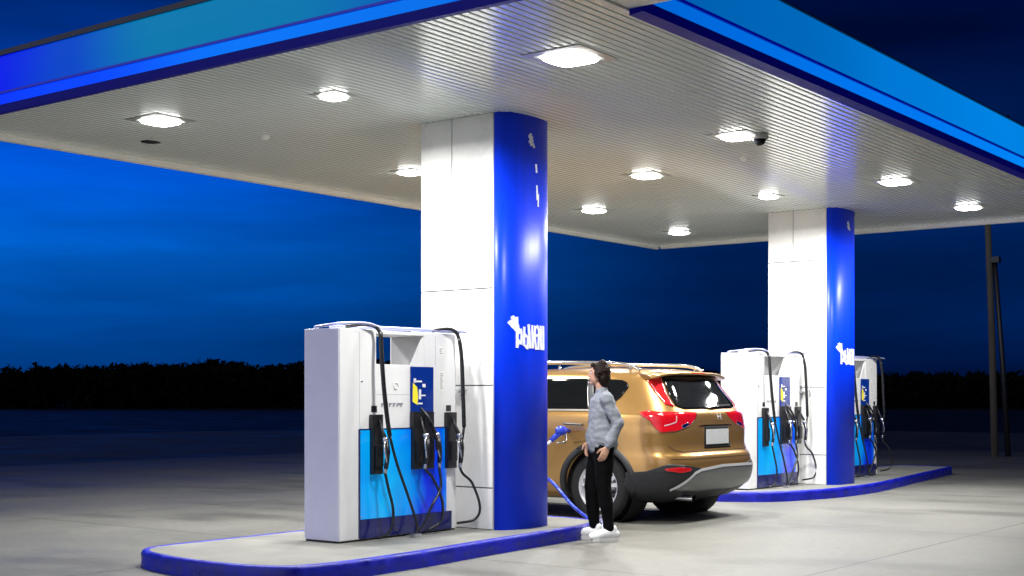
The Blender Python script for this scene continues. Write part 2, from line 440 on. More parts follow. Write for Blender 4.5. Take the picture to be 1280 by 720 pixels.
wood(-0.42, -0.02, 150, 4.6, 5.8, 19000, 3)
wood(-0.02, 0.45, 150, 4.4, 4.0, 15000, 5)
tag(mb.build('distant_wood', M['foliage']), 'low black line of distant trees along the horizon', 'wood', kind='stuff')

# ------------------------------------------------------------------ canopy
ZC = 4.025
X0, X1, Y0, Y1 = 7.2, 20.6, 5.03, 12.4
can = thing('canopy', (13.9, 8.7, 0), 'large white slatted station canopy edged with glowing blue bands', 'canopy')
OFF = Vector((13.9, 8.7, 0))


def cbuild(mb, name, mats, **k):
    return mb.build(name, mats, can, loc=tuple(-OFF), **k)


mb = MB(); pitch = 0.08; wsl = 0.063
yy = Y0
while yy < Y1 - 0.001:
    a, b = yy, min(yy + wsl, Y1); c_ = min(yy + pitch, Y1)
    mb.add([(X0, a, ZC + 0.004), (X1, a, ZC + 0.004), (X1, a + 0.008, ZC), (X0, a + 0.008, ZC), (X0, b - 0.008, ZC), (X1, b - 0.008, ZC), (X1, b, ZC + 0.004), (X0, b, ZC + 0.004)],
           [(0, 1, 2, 3), (3, 2, 5, 4), (4, 5, 6, 7)], 0)
    mb.add([(X0, b, ZC + 0.004), (X1, b, ZC + 0.004), (X1, b, ZC + 0.016), (X0, b, ZC + 0.016), (X1, c_, ZC + 0.016), (X0, c_, ZC + 0.016), (X1, c_, ZC + 0.004), (X0, c_, ZC + 0.004)],
           [(0, 1, 2, 3), (3, 2, 4, 5), (5, 4, 6, 7)], 1)
    yy += pitch
o = cbuild(mb, 'ceiling', [M['ceil'], M['ceil_gap']])

mb = MB(); mb.box(X0 + 0.02, X1 + 0.04, Y0 - 0.03, Y1 + 0.04, ZC + 0.03, 4.47)
cbuild(mb, 'roof_deck', M['roof'])
# light metal trim along the inside of the two far edges
mb = MB()
mb.prism([(Y1 - 0.03, ZC + 0.003), (Y1 - 0.03, ZC - 0.008), (Y1 - 0.004, ZC - 0.010), (Y1 + 0.004, 3.966), (Y1 + 0.05, 3.962), (Y1 + 0.05, ZC + 0.08), (Y1 + 0.002, ZC + 0.08)], X0, X1 + 0.05, plane='yz')
cbuild(mb, 'edge_trim', M['trim_white'])
mb = MB()
mb.prism([(X1 - 0.03, ZC + 0.003), (X1 - 0.03, ZC - 0.008), (X1 - 0.004, ZC - 0.010), (X1 + 0.004, 3.966), (X1 + 0.05, 3.962), (X1 + 0.05, ZC + 0.08), (X1 + 0.002, ZC + 0.08)], Y0, Y1 - 0.052, plane='xz')
cbuild(mb, 'edge_trim', M['trim_white'])
# near inner margins (plain beige soffit board) and its corner plate
mb = MB()
mb.box(X0 - 0.06, X0 + 0.7, Y0 - 0.4, Y0 - 0.052, ZC + 0.005, ZC + 0.028)
cbuild(mb, 'soffit_board', M['trim_white'])
mb = MB(); mb.box(X0 - 0.02, X0 - 0.001, Y0, Y1, ZC - 0.012, ZC + 0.026); cbuild(mb, 'soffit_board', M['trim_white'])
mb = MB(); mb.box(X0, X1, Y0 - 0.05, Y0 - 0.004, ZC - 0.012, ZC + 0.004); cbuild(mb, 'soffit_board', M['trim_white'])

M['fas_left'] = fascia_mat('fascia_left', [(5.0 - 8.7 + 8.7, (0.0, 0.06, 0.34)), (6.2, (0.0, 0.10, 0.42)), (7.6, (0.0, 0.165, 0.36)), (9.0, (0.0, 0.17, 0.36)), (10.2, (0.0, 0.05, 0.50)), (11.2, (0.0, 0.005, 0.72)), (12.6, (0.0, 0.004, 0.70))], 1, 0.95)  # teal stretch is a reflection painted into the left box's colour
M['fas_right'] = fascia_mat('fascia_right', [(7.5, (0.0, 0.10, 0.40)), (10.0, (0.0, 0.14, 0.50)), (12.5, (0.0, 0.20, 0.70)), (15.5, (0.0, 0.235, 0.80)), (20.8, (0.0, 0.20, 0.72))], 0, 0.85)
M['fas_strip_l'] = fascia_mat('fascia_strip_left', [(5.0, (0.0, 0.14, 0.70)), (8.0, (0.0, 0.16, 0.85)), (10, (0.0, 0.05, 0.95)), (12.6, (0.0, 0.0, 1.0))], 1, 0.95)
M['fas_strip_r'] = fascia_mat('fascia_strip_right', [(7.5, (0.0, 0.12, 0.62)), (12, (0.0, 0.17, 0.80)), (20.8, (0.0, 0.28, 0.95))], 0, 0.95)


def fascia(side):
    """four runs of light box; profile (outward, z)"""
    u = 0.045 if side in 'LB' else 0.11
    k = 0.97 if side in 'LB' else 1.03
    zz = lambda h: 3.985 + h * k
    prof = {'fascia_lip': ([(0.0, zz(0)), (u, zz(0.004 if side in 'LB' else 0.012)), (u + 0.01, zz(0.078)), (0.0, zz(0.078))], M['fas_lip']),
            'fascia_strip': ([(u - 0.03, zz(0.080)), (u + 0.008, zz(0.080)), (u + 0.02, zz(0.168)), (u - 0.03, zz(0.168))], None),
            'fascia_line': ([(u - 0.03, zz(0.170)), (u + 0.035, zz(0.170)), (u + 0.035, zz(0.190)), (u - 0.03, zz(0.190))], M['fas_line']),
            'light_box': ([(u - 0.03, zz(0.192)), (u + 0.02, zz(0.192)), (u + 0.035, zz(0.37)), (u + 0.02, zz(0.53)), (u - 0.03, zz(0.53))], None),
            'top_trim': ([(u - 0.04, zz(0.532)), (u + 0.04, zz(0.532)), (u + 0.04, zz(0.58)), (u - 0.04, zz(0.58))], M['fas_black'])}
    for nm, (pf, m) in prof.items():
        mb = MB()
        if side == 'L':
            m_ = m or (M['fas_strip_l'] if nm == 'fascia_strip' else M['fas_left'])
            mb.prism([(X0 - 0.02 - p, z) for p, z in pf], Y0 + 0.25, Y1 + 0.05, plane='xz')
        elif side == 'R':
            m_ = m or (M['fas_strip_r'] if nm == 'fascia_strip' else M['fas_right'])
            if nm == 'top_trim': pf = [(p, zz(0.532) + (z - zz(0.532)) * 0.25) for p, z in pf]
            mb.prism([(Y0 - 0.05 - p, z) for p, z in pf], 7.9, X1 + 0.05, plane='yz')
        elif side == 'B':
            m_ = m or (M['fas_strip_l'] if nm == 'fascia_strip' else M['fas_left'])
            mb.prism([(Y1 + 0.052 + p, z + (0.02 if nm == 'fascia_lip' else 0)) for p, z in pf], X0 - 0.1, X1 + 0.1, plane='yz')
        else:
            m_ = m or (M['fas_strip_r'] if nm == 'fascia_strip' else M['fas_right'])
            mb.prism([(X1 + 0.052 + p, z + (0.02 if nm == 'fascia_lip' else 0)) for p, z in pf], Y0 - 0.1, Y1 + 0.05, plane='xz')
        cbuild(mb, nm, m_)


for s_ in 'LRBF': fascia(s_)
# the fascia gradients are laid out in station coordinates; the parts keep those through their offset origin
# small fittings seen on the ceiling
mb = MB(); mb.lathe([(0.0, ZC - 0.001), (0.10, ZC - 0.003), (0.10, ZC + 0.003)], (11.26 - 2.25, 11.55, 0), n=20)
tag(mb.build('ceiling_hatch', M['black']), 'small round dark opening in the ceiling near the left fascia', 'vent')
P_ = (12.45, 6.30)
t_ = thing('dome_camera', (P_[0], P_[1], ZC), 'grey dome camera on the ceiling beside a lamp near the second pillar', 'camera')
mb = MB(); mb.lathe([(0.0, 0.0), (0.09, 0.0), (0.09, -0.04), (0.07, -0.055)], (0, 0, 0), n=24); mb.build('housing', M['lamp_tray'], t_)
mb = MB(); mb.ell((0, 0, -0.05), (0.066, 0.066, 0.07)); mb.build('dome', M['car_glass'], t_)
for i, (x, y, lb) in enumerate(((9.5, 10.35, 'small smoke detector on the ceiling between two lamps left of the first pillar'),
                                (13.55, 7.05, 'small sprinkler head on the ceiling beside the dome camera'))):
    mb = MB(); mb.lathe([(0.0, ZC - 0.04), (0.03, ZC - 0.035), (0.045, ZC - 0.015), (0.05, ZC + 0.003)], (x, y, 0), n=16)
    tag(mb.build('ceiling_sensor', M['trim_white']), lb, 'sensor')

# ------------------------------------------------------------------ ceiling lights
LP = [((8.72, 6.04), 'largest and nearest square ceiling lamp with grey tray'),
      ((8.58, 8.47), 'small ceiling lamp left of the first pillar, middle one of the near row'),
      ((8.35, 10.55), 'leftmost square ceiling lamp near the left fascia corner'),
      ((12.05, 10.64), 'ceiling lamp half hidden just left of the first pillar'),
      ((12.38, 6.52), 'ceiling lamp beside the grey dome camera'),
      ((13.93, 8.54), 'ceiling lamp in the middle between the two pillars'),
      ((16.10, 10.74), 'small ceiling lamp just right of the first pillar above the car roof'),
      ((19.10, 11.10), 'farthest ceiling lamp by the far corner of the canopy'),
      ((16.36, 8.15), 'ceiling lamp right in front of the second pillar top'),
      ((16.20, 6.35), 'ceiling lamp right of the second pillar near the right fascia'),
      ((19.00, 6.40), 'rightmost ceiling lamp near the far right edge')]


def make_light():
    r = thing('ceiling_light', (0, 0, ZC), LP[0][1], 'ceiling lamp', 'square lamps set in the canopy ceiling')
    h = 0.275; mb = MB()
    for a in range(4):   # mitred tray, sloping down to the lens frame
        c, s = math.cos(a * PI / 2), math.sin(a * PI / 2)
        q = lambda x, y, z: (x * c - y * s, x * s + y * c, z)
        mb.add([q(-h, -h, 0.012), q(h, -h, 0.012), q(h, -h, -0.006), q(-h, -h, -0.006), q(-0.2, -0.2, -0.012), q(0.2, -0.2, -0.012)],
               [(0, 1, 2, 3), (3, 2, 5, 4)])
    mb.build('tray', M['lamp_tray'], r)
    pts = []
    for k in range(48):
        t = 2 * PI * k / 48; c, s = math.cos(t), math.sin(t)
        pts.append((0.19 * math.copysign(abs(c) ** 0.5, c), 0.19 * math.copysign(abs(s) ** 0.5, s)))
    mb = MB(); vs = []; ring = [(1.0, -0.010), (0.985, -0.022), (0.93, -0.030), (0.7, -0.037), (0.35, -0.040)]
    for k, z in ring: vs += [(x * k, y * k, z) for x, y in pts]
    n = 48; fs = [(i * n + j, i * n + (j + 1) % n, (i + 1) * n + (j + 1) % n, (i + 1) * n + j) for i in range(len(ring) - 1) for j in range(n)]
    fs.append(tuple((len(ring) - 1) * n + j for j in range(n)))
    mb.add(vs, fs, 0, True); mb.build('lens', M['lens'], r)
    ld = bpy.data.lights.new('lamp', 'AREA'); ld.shape = 'SQUARE'; ld.size = 0.34; ld.energy = LAMP_W; ld.color = (1.0, 0.99, 0.95)
    ld.spread = R(165)
    lo = bpy.data.objects.new('lamp', ld); COL.objects.link(lo); lo.location = (0, 0, -0.045); lo.parent = r
    return r


LS = [1.0, 0.56, 0.86, 0.66, 0.82, 0.80, 0.76, 0.74, 0.58, 0.86, 0.82]
for i, ((x, y), lb) in enumerate(LP):
    if i == 0: L0 = make_light(); r = L0
    else: r = copy_tree(L0)
    r.location = (x, y, ZC); r['label'] = lb; r.scale = (LS[i], LS[i], 1.0)

# mast on the roof
t_ = thing('roof_mast', (18.9, 5.85, 4.47), 'dark mast with short arm rising above the right fascia', 'mast')
mb = MB(); mb.tube([(0, 0, 0), (0, 0, 0.74)], 0.045, 10); mb.box(-0.09, 0.09, -0.09, 0.09, 0, 0.03); mb.build('post', M['fas_black'], t_)
mb = MB(); mb.tube([(0, 0, 0.72), (-0.05, 0.13, 0.73)], 0.03, 8); mb.box(-0.10, 0.02, 0.08, 0.20, 0.68, 0.75, bev=0.01); mb.build('arm', M['fas_black'], t_)

# ------------------------------------------------------------------ pillars
HB, BUL = 0.38, 0.185


def blue_pt(s, z, off=0.0):
    """point on the bulging blue cladding: s 0..1 from white corner round to the far corner (local: white corner at origin)"""
    t = PI * (1 - s)
    c, si = math.cos(t), math.sin(t); e_ = 2 / 2.5
    x = HB + (HB + off) * math.copysign(abs(c) ** e_, c); y = -(BUL + off) * abs(si) ** e_
    return (x, y, z)


def arc_table():
    n = 400; p = [blue_pt(i / n, 0) for i in range(n + 1)]; d = [0]
    for i in range(n): d.append(d[-1] + math.dist(p[i], p[i + 1]))
    return np.array(d), np.linspace(0, 1, n + 1)


AD, AS = arc_table()


def blue_arc(l, z, off=0.004):
    return blue_pt(float(np.interp(l, AD, AS)), z, off)


def stroke_mark(mb, pts, wd):
    """a brush stroke laid on the cladding; pts are (arc length, z)"""
    P = [Vector((a, b)) for a, b in pts]; fine = []
    for i in range(len(P) - 1):
        for k in range(6): fine.append(P[i].lerp(P[i + 1], k / 6))
    fine.append(P[-1])
    Lf, Rt = [], []
    for i, p in enumerate(fine):
        d = (fine[min(i + 1, len(fine) - 1)] - fine[max(i - 1, 0)]).normalized(); n = Vector((-d.y, d.x))
        ww = wd * (0.85 + 0.25 * noise.noise(Vector((p.x * 40, p.y * 40, 1))))
        Lf.append(p + n * ww); Rt.append(p - n * ww)
    vs = []
    for off in (0.002, 0.007):
        for q in Lf + Rt: vs.append(blue_arc(q.x, q.y, off))
    n = len(fine); m = 2 * n; fs = []
    for i in range(n - 1):
        fs += [(i, i + 1, n + i + 1, n + i), (m + i, m + n + i, m + n + i + 1, m + i + 1), (i, m + i, m + i + 1, i + 1), (n + i, n + i + 1, m + n + i + 1, m + n + i)]
    fs += [(0, n, m + n, m), (n - 1, m + n - 1, m + 2 * n - 1, 2 * n - 1)]
    mb.add(vs, fs)


def pillar(loc, label, second):
    t = thing('pillar', loc, label, 'pillar', 'canopy pillars')
    H0, H1, W = 0.13, ZC + 0.004, 0.89
    # tiles on white body
    mb = MB(); mb.box(0.010, 0.79, 0.004, W - 0.004, H0, H1); core = mb.build('core', M['pillar'], t)
    zs = [H0, 0.52, 1.48, 2.39, 3.30, H1] if not second else [H0, 0.55, 1.50, 2.42, 3.30, H1]
    if not second: zs = [H0, 0.52, 1.48, 2.39, H1]
    ys = [0.0, 0.50, W]
    mb = MB()
    for a, b in zip(zs, zs[1:]):
        for c, d in zip(ys, ys[1:]):
            mb.box(0.0, 0.0095, c + 0.005, d - 0.005, a + 0.006, b - 0.006)          # front face tiles
            mb.box(0.7905, 0.80, c + 0.005, d - 0.005, a + 0.006, b - 0.006)
        for c, d in ((0.012, 0.40), (0.40, 0.788)): mb.box(c + 0.005, d - 0.005, W - 0.0035, W + 0.006, a + 0.006, b - 0.006)
    mb.build('tile_cladding', M['white_tile'], t)
    mb = MB(); n = 60; vs = []; lv = [H0, H1]
    for z in lv:
        for i in range(n + 1): vs.append(blue_pt(i / n, z))
    fs = [(i, i + 1, n + 2 + i, n + 1 + i) for i in range(n)]
    fs += [(0, n + 1, 2 * n + 1, n), tuple(range(n, -1, -1)), tuple(range(n + 1, 2 * n + 2))]
    mb.add(vs, fs, 0, True)
    o = mb.build('blue_cladding', M['col_blue'], t)
    for p in o.data.polygons:
        if len(p.vertices) > 4 or abs(p.normal.y) < 0.001 and False: p.use_smooth = False
    # chrome corner bead
    mb = MB(); mb.tube([(-0.002, -0.004, H0), (-0.002, -0.004, H1)], 0.007, 8); mb.build('corner_bead', M['trim_white'], t)
    # white lettering running round the blue face
    mb = MB()
    if True:
        z0 = 1.92; sc_ = 1.0; a0 = LET_A0
        S = lambda pts, wd: stroke_mark(mb, [(a0 + p * sc_, z0 + q * sc_) for p, q in pts], wd * 1.22)
        # palm shaped star then a slanting word
        S([(0.02, 0.16), (0.05, 0.12), (0.10, 0.08)], 0.020); S([(0.05, 0.205), (0.075, 0.15), (0.10, 0.09)], 0.018)
        S([(0.095, 0.20), (0.10, 0.14), (0.115, 0.08)], 0.020); S([(0.09, 0.10), (0.14, 0.05)], 0.028)
        S([(0.105, 0.07), (0.105, -0.09)], 0.015); S([(0.15, 0.09), (0.16, 0.02), (0.155, -0.05), (0.12, -0.02), (0.115, -0.06)], 0.014)
        S([(0.195, 0.11), (0.19, -0.07)], 0.014); S([(0.19, -0.055), (0.24, -0.095), (0.245, 0.01), (0.205, 0.035)], 0.013)
        S([(0.255, 0.135), (0.28, -0.09)], 0.016); S([(0.31, 0.13), (0.32, -0.09)], 0.015)
        S([(0.36, 0.125), (0.345, 0.03), (0.375, -0.10)], 0.015); S([(0.385, 0.13), (0.42, 0.08), (0.41, -0.10)], 0.014)
        S([(0.345, 0.03), (0.43, 0.04)], 0.012); S([(0.45, 0.13), (0.46, -0.10)], 0.015); S([(0.50, 0.13), (0.505, -0.10)], 0.015)
    mb.build('lettering', M['mark_white'], t)
    mb = MB(); z0 = 3.80
    S = lambda pts, wd: stroke_mark(mb, [(MK_A0 + p, z0 + q) for p, q in pts], wd)
    S([(0.0, 0.04), (0.06, -0.02)], 0.020); S([(0.03, 0.06), (0.035, -0.06)], 0.018); S([(0.06, 0.03), (0.0, -0.03)], 0.012); S([(0.06, -0.03), (0.085, -0.07)], 0.014)
    if not second:
        S([(0.11, -0.22), (0.12, -0.30)], 0.012); S([(0.125, -0.42), (0.13, -0.56)], 0.012); S([(0.15, -0.50), (0.145, -0.62)], 0.010)
    mb.build('emblem', M['mark_white'], t)
    # small tap fitting on the white face
    f = MB(); f.box(-0.012, 0.0, 0.50 - 0.17, 0.50 - 0.11, 1.43, 1.45); f.tube([(-0.0, 0.36, 1.44), (-0.05, 0.36, 1.44), (-0.055, 0.36, 1.41)], 0.012, 8)
    f.box(-0.016, 0.0, 0.35, 0.38, 1.48, 1.53, bev=0.003); f.ell((-0.02, 0.365, 1.37), (0.018, 0.018, 0.035)); f.box(-0.06, 0.0, 0.31, 0.41, 1.432, 1.440)
    if second: f.tube([(-0.0, 0.30, 1.50), (-0.04, 0.30, 1.52), (-0.05, 0.24, 1.50), (-0.04, 0.22, 1.42), (0, 0.24, 1.38)], 0.010, 8)
    f.build('hook_fitting', M['steel'], t)
    return t


LET_A0 = 0.14
MK_A0 = 0.40
pillar((10.0, 7.80, 0), 'nearest white tiled pillar with rounded blue face beside the large fuel pump', False)
pillar((17.90, 8.03, 0), 'farther white tiled pillar with blue face standing between two fuel pumps', True)


# ------------------------------------------------------------------ islands
def island(name, pts, label):
    P = smooth_path([(x, y, 0) for x, y in pts] + [(pts[0][0], pts[0][1], 0)], 8)[:-1]
    # closed Catmull-Rom
    n0 = len(pts); P = []
    for i in range(n0):
        p0, p1, p2, p3 = [Vector(pts[(i + k - 1) % n0]) for k in range(4)]
        for j in range(8):
            t = j / 8
            P.append(0.5 * ((2 * p1) + (p2 - p0) * t + (2 * p0 - 5 * p1 + 4 * p2 - p3) * t * t + (3 * p1 - p0 - 3 * p2 + p3) * t ** 3))
    n = len(P); c = sum(P, Vector((0, 0))) / n
    th = thing('pump_island', (c.x, c.y, 0), label, 'island', 'raised pump islands')
    nrm = []
    for i in range(n):
        d = (P[(i + 1) % n] - P[i - 1]).normalized(); nn = Vector((d.y, -d.x))
        if nn.dot(P[i] - c) < 0: nn = -nn
        nrm.append(nn)
    prof = [(0.012, 0.0), (0.008, 0.06), (0.012, 0.105), (0.0, 0.128), (-0.012, 0.134), (-0.05, 0.134), (-0.055, 0.126)]
    mb = MB(); vs = []
    for o_, z in prof: vs += [(P[i].x - c.x + nrm[i].x * o_, P[i].y - c.y + nrm[i].y * o_, z) for i in range(n)]
    fs = [(k * n + i, k * n + (i + 1) % n, (k + 1) * n + (i + 1) % n, (k + 1) * n + i) for k in range(len(prof) - 1) for i in range(n)]
    mb.add(vs, fs, 0, True); mb.build('kerb', M['kerb'], th)
    mb = MB(); mb.add([(P[i].x - c.x - nrm[i].x * 0.052, P[i].y - c.y - nrm[i].y * 0.052, 0.13) for i in range(n)], [tuple(range(n))])
    mb.build('paving', M['island_top'], th)
    return th


island('a', [(6.86, 7.42), (7.3, 7.20), (8.2, 7.18), (9.14, 7.26), (10.2, 7.33), (11.0, 7.40), (11.42, 7.62), (11.52, 8.2), (11.4, 8.9), (10.9, 9.17), (9.4, 9.2), (8.0, 9.2), (7.25, 9.2), (6.92, 8.95), (6.76, 8.2)],
       'near pump island with blue kerb carrying the largest pump and pillar')
island('b', [(15.85, 9.3), (15.78, 8.65), (16.15, 8.02), (16.9, 7.72), (17.7, 7.60), (18.8, 7.62), (20.2, 7.80), (22.0, 8.06), (23.5, 8.27), (23.85, 8.36), (23.9, 8.8), (23.7, 9.3), (22, 9.42), (19, 9.45), (16.8, 9.45)],
       'far pump island with blue kerb behind the car')


# ------------------------------------------------------------------ fuel pumps
def nozzle(t, x, z, tilt=0.0, head='steel', dy=-0.10):
    """one fuel nozzle hung in a black holster; local to pump"""
    hb = MB(); hb.box(x - 0.066, x + 0.066, -0.050, -0.004, z - 0.27, z + 0.25, bev=0.008)
    hb.box(x - 0.045, x + 0.045, -0.075, -0.051, z - 0.20, z - 0.02, bev=0.006)
    hb.build('holster', M['black'], t)
    nb = MB()
    c, s = math.cos(tilt), math.sin(tilt)
    q = lambda a, b, h: (x + a * c - h * s, dy + b, z + a * s + h * c)
    nb.tube([q(-0.03, 0.05, 0.20), q(-0.02, 0.02, 0.13), q(0.0, -0.01, 0.06), q(0.02, -0.02, 0.0)], [0.012, 0.013, 0.020, 0.026], 10)   # spout + body
    nb.tube([q(0.02, -0.02, 0.02), q(0.045, -0.035, -0.07), q(0.055, -0.03, -0.16), q(0.06, -0.025, -0.21)], [0.027, 0.022, 0.021, 0.020], 10)
    no = nb.build('nozzle', M['black'], t)
    gb = MB(); gb.tube(smooth_path([q(0.00, -0.03, 0.03), q(-0.035, -0.06, -0.03), q(-0.02, -0.075, -0.11), q(0.03, -0.05, -0.165)], 4), 0.008, 8)
    gb.build('trigger_guard', M['steel'], no)
    gb = MB(); gb.tube([q(0.060, -0.025, -0.20), q(0.063, -0.02, -0.255)], 0.017, 10); gb.build('coupling', M[head], no); gb = MB(); gb.tube([q(0.005, -0.015, 0.055), q(0.018, -0.02, 0.015)], 0.030, 12)
    gb.build('collar', M[head], no)
    return q(0.063, -0.02, -0.25)


def hose(t, pts, r=0.0125, m='rubber', name='hose'):
    mb = MB(); mb.tube(smooth_path(pts, 8), r, 10); return mb.build(name, M[m], t)


def make_pump():
    t = thing('fuel_pump', (0, 0, 0.13), '', 'fuel pump', 'fuel pumps on the islands')
    Lg, D, H = 1.55, 0.42, 1.83
    mb = MB()
    mb.box(0.004, 0.46, 0, D, 0.015, H, bev=0.012)                 # left cabinet
    mb.build('side_cabinet', M['pump_white'], t)
    mb = MB(); mb.box(-0.004, 0.0035, 0.008, D - 0.008, 0.02, H - 0.006, bev=0.002); mb.build('end_panel', M['pump_sky_tint'], t)
    mb = MB(); mb.box(1.10, Lg, 0, D, 0.015, H, bev=0.012)
    mb.prism([(0.93, 1.53), (1.102, 1.53), (1.102, 1.80)], 0.01, 0.03, plane='xz')
    mb.build('side_cabinet', M['pump_white'], t)
    mb = MB(); mb.box(0.458, 1.102, 0.006, D - 0.006, 0.015, 1.53, bev=0.006); mb.build('housing', M['pump_white'], t)
    # head board under top rail, deepened to shade the opening below
    mb = MB(); mb.box(0.462, 1.098, 0.0, 0.415, 1.795, 1.825, bev=0.004); mb.build('head_beam', M['pump_white'], t)
    mb = MB(); mb.box(1.094, 1.0995, 0.035, D - 0.02, 1.535, 1.79); mb.build('inner_shade_panel', M['joint'], t)  # thin grey sheet painting shade on the cabinet's inner face
    # skirt
    mb = MB(); mb.box(0.245, 1.40, -0.012, -0.0005, 0.185, 0.955, bev=0.003); mb.build('skirt_panel', M['pump_cyan'], t)
    mb = MB(); mb.box(0.235, 0.2445, -0.014, 0.001, 0.03, 0.965); mb.box(0.2447, 1.40, -0.014, 0.001, 0.9555, 0.967); mb.build('skirt_frame', M['pump_navy'], t)
    mb = MB(); mb.box(0.2447, 1.47, -0.016, 0.002, 0.02, 0.184, bev=0.003); mb.build('kick_plate', M['pump_navy'], t)
    mb = MB(); mb.box(0.01, 1.54, 0.012, D - 0.012, 0.0, 0.016); mb.build('base_frame', M['black'], t)
    # display
    mb = MB(); mb.box(0.907, 1.217, -0.010, -0.0005, 0.968, 1.515, bev=0.003); d = mb.build('display', M['screen_blue'], t)
    mb = MB()
    mb.prism([(0.925, 1.20), (0.99, 1.17), (1.00, 1.24), (0.985, 1.33), (0.93, 1.37)], -0.013, -0.0102, plane='xz'); mb.build('yellow_graphic', M['yellow'], d)
    mb = MB()
    for (a, b, c, e_) in ((0.95, 1.05, 1.375, 1.39), (1.01, 1.04, 1.22, 1.31), (1.03, 1.10, 1.25, 1.262), (1.06, 1.10, 1.33, 1.36), (0.94, 0.97, 1.37, 1.41), (1.0, 1.06, 1.175, 1.19)):
        mb.box(a, b, -0.014, -0.0102, c, e_)
    mb.build('white_graphic', M['mark_white'], d)
    # printed marks on white front
    mb = MB()
    for k, wd in enumerate((0.03, 0.03, 0.03, 0.03, 0.045, 0.03)):
        x = 0.53 + k * 0.05; mb.box(x, x + wd, -0.0015, 0.004, 1.175, 1.19); mb.box(x, x + 0.008, -0.0015, 0.004, 1.155, 1.1745)
    mb.build('printed_name', M['grey_print'], t)
    mb = MB(); mb.lathe([(0.026, 0.003), (0.026, -0.0012), (0.032, -0.0012), (0.032, 0.003)], (0.72, 0, 1.34), 'y', 24); mb.build('round_badge', M['trim_white'], t)
    mb = MB(); mb.box(1.30, 1.36, -0.002, 0.001, 1.62, 1.71); mb.build('notice_sticker', M['trim_white'], t); mb = MB(); mb.box(1.31, 1.375, -0.002, 0.001, 1.30, 1.48); mb.build('notice_sticker', M['trim_white'], t)
    mb = MB()
    for k in range(8): mb.box(1.32, 1.365 - (k % 3) * 0.008, -0.0035, -0.0021, 1.32 + k * 0.019, 1.326 + k * 0.019)
    mb.build('notice_print', M['grey_print'], t); mb = MB()
    for k in range(3): mb.box(1.31, 1.35 - (k % 2) * 0.01, -0.0035, -0.0021, 1.64 + k * 0.02, 1.648 + k * 0.02)
    mb.build('notice_print', M['grey_print'], t)
    for x in (0.43, 1.44):
        mb = MB(); mb.box(x - 0.035, x + 0.035, -0.003, 0.001, 1.11, 1.165); mb.build('grade_label', M['black'], t)
    # seams, lock and screws
    mb = MB(); mb.box(0.247, 0.2505, -0.0012, 0.001, 0.97, 1.80); mb.build('door_seam', M['joint'], t)
    mb = MB(); mb.box(1.255, 1.2585, -0.0012, 0.001, 1.53, 1.80); mb.build('door_seam', M['joint'], t)
    mb = MB(); mb.box(0.465, 0.90, -0.0012 + 0.006, 0.007, 1.262, 1.265); mb.build('door_seam', M['joint'], t)
    mb = MB(); mb.lathe([(0.0, -0.006), (0.011, -0.005), (0.011, 0.002)], (0.275, 0, 1.38), 'y', 16); mb.build('lock', M['steel'], t)
    for sx, sz in ((0.26, 0.205), (0.26, 0.935), (1.385, 0.205), (1.385, 0.935)):
        mb = MB(); mb.lathe([(0.0, -0.0155), (0.006, -0.015), (0.007, -0.011)], (sx, 0, sz), 'y', 12); mb.build('screw', M['steel'], t)
    # top rail loops
    mb = MB()
    mb.tube(smooth_path([(0.10, 0.36, 1.835), (0.02, 0.30, 1.845), (0.02, 0.12, 1.86), (0.12, 0.02, 1.875), (0.30, -0.04, 1.875), (0.42, -0.06, 1.85)], 6), 0.012, 10)
    mb.tube([(0.10, 0.20, 1.845), (0.60, 0.16, 1.855), (1.20, 0.06, 1.855), (1.52, -0.08, 1.845)], 0.017, 10)
    mb.tube([(1.15, 0.20, 1.835), (1.45, 0.0, 1.87), (1.56, -0.12, 1.84)], 0.011, 8)
    mb.tube([(0.10, 0.20, 1.82), (0.10, 0.20, 1.85)], 0.012, 8); mb.tube([(1.20, 0.06, 1.80), (1.20, 0.06, 1.86)], 0.012, 8)
    mb.build('hose_rail', M['rail'], t)
    mb = MB()
    mb = MB(); mb.tube(smooth_path([(0.18, 0.10, 1.85), (0.30, 0.0, 1.87), (0.40, -0.05, 1.85), (0.43, -0.08, 1.79)], 5), 0.018, 10); mb.build('swivel_arm', M['black'], t)
    mb = MB(); mb.tube(smooth_path([(1.25, 0.04, 1.85), (1.40, -0.03, 1.87), (1.47, -0.07, 1.84), (1.49, -0.09, 1.77)], 5), 0.018, 10)
    mb.build('swivel_arm', M['black'], t)
    # nozzles and hoses
    e1 = nozzle(t, 0.43, 0.84, -0.20)
    e2 = nozzle(t, 0.965, 0.86, -0.25); e2b = nozzle(t, 1.115, 0.86, -0.05)
    e3 = nozzle(t, 1.44, 0.85, -0.15)
    hose(t, [(0.43, -0.08, 1.80), (0.42, -0.10, 1.60), (0.43, -0.12, 1.30), (0.455, -0.14, 1.02), (0.47, -0.15, 0.90)], 0.020)
    hose(t, [e1, (e1[0] + 0.02, -0.14, 0.45), (e1[0] + 0.06, -0.16, 0.25), (e1[0] + 0.03, -0.15, 0.08), (e1[0] - 0.06, -0.10, 0.02)])
    hose(t, [(0.47, -0.15, 0.90), (0.54, -0.17, 0.66), (0.68, -0.18, 0.36), (0.80, -0.17, 0.12), (0.80, -0.15, 0.025)])
    hose(t, [e2, (1.05, -0.15, 0.50), (1.16, -0.16, 0.30), (1.17, -0.14, 0.12), (1.04, -0.10, 0.04)])
    hose(t, [e2b, (1.14, -0.16, 0.42), (1.00, -0.17, 0.26), (0.93, -0.15, 0.12), (0.86, -0.12, 0.03)], 0.0125)
    hose(t, [(0.99, -0.05, 1.14), (1.01, -0.12, 1.06), (1.06, -0.16, 0.92), (1.08, -0.17, 0.76)], 0.013)
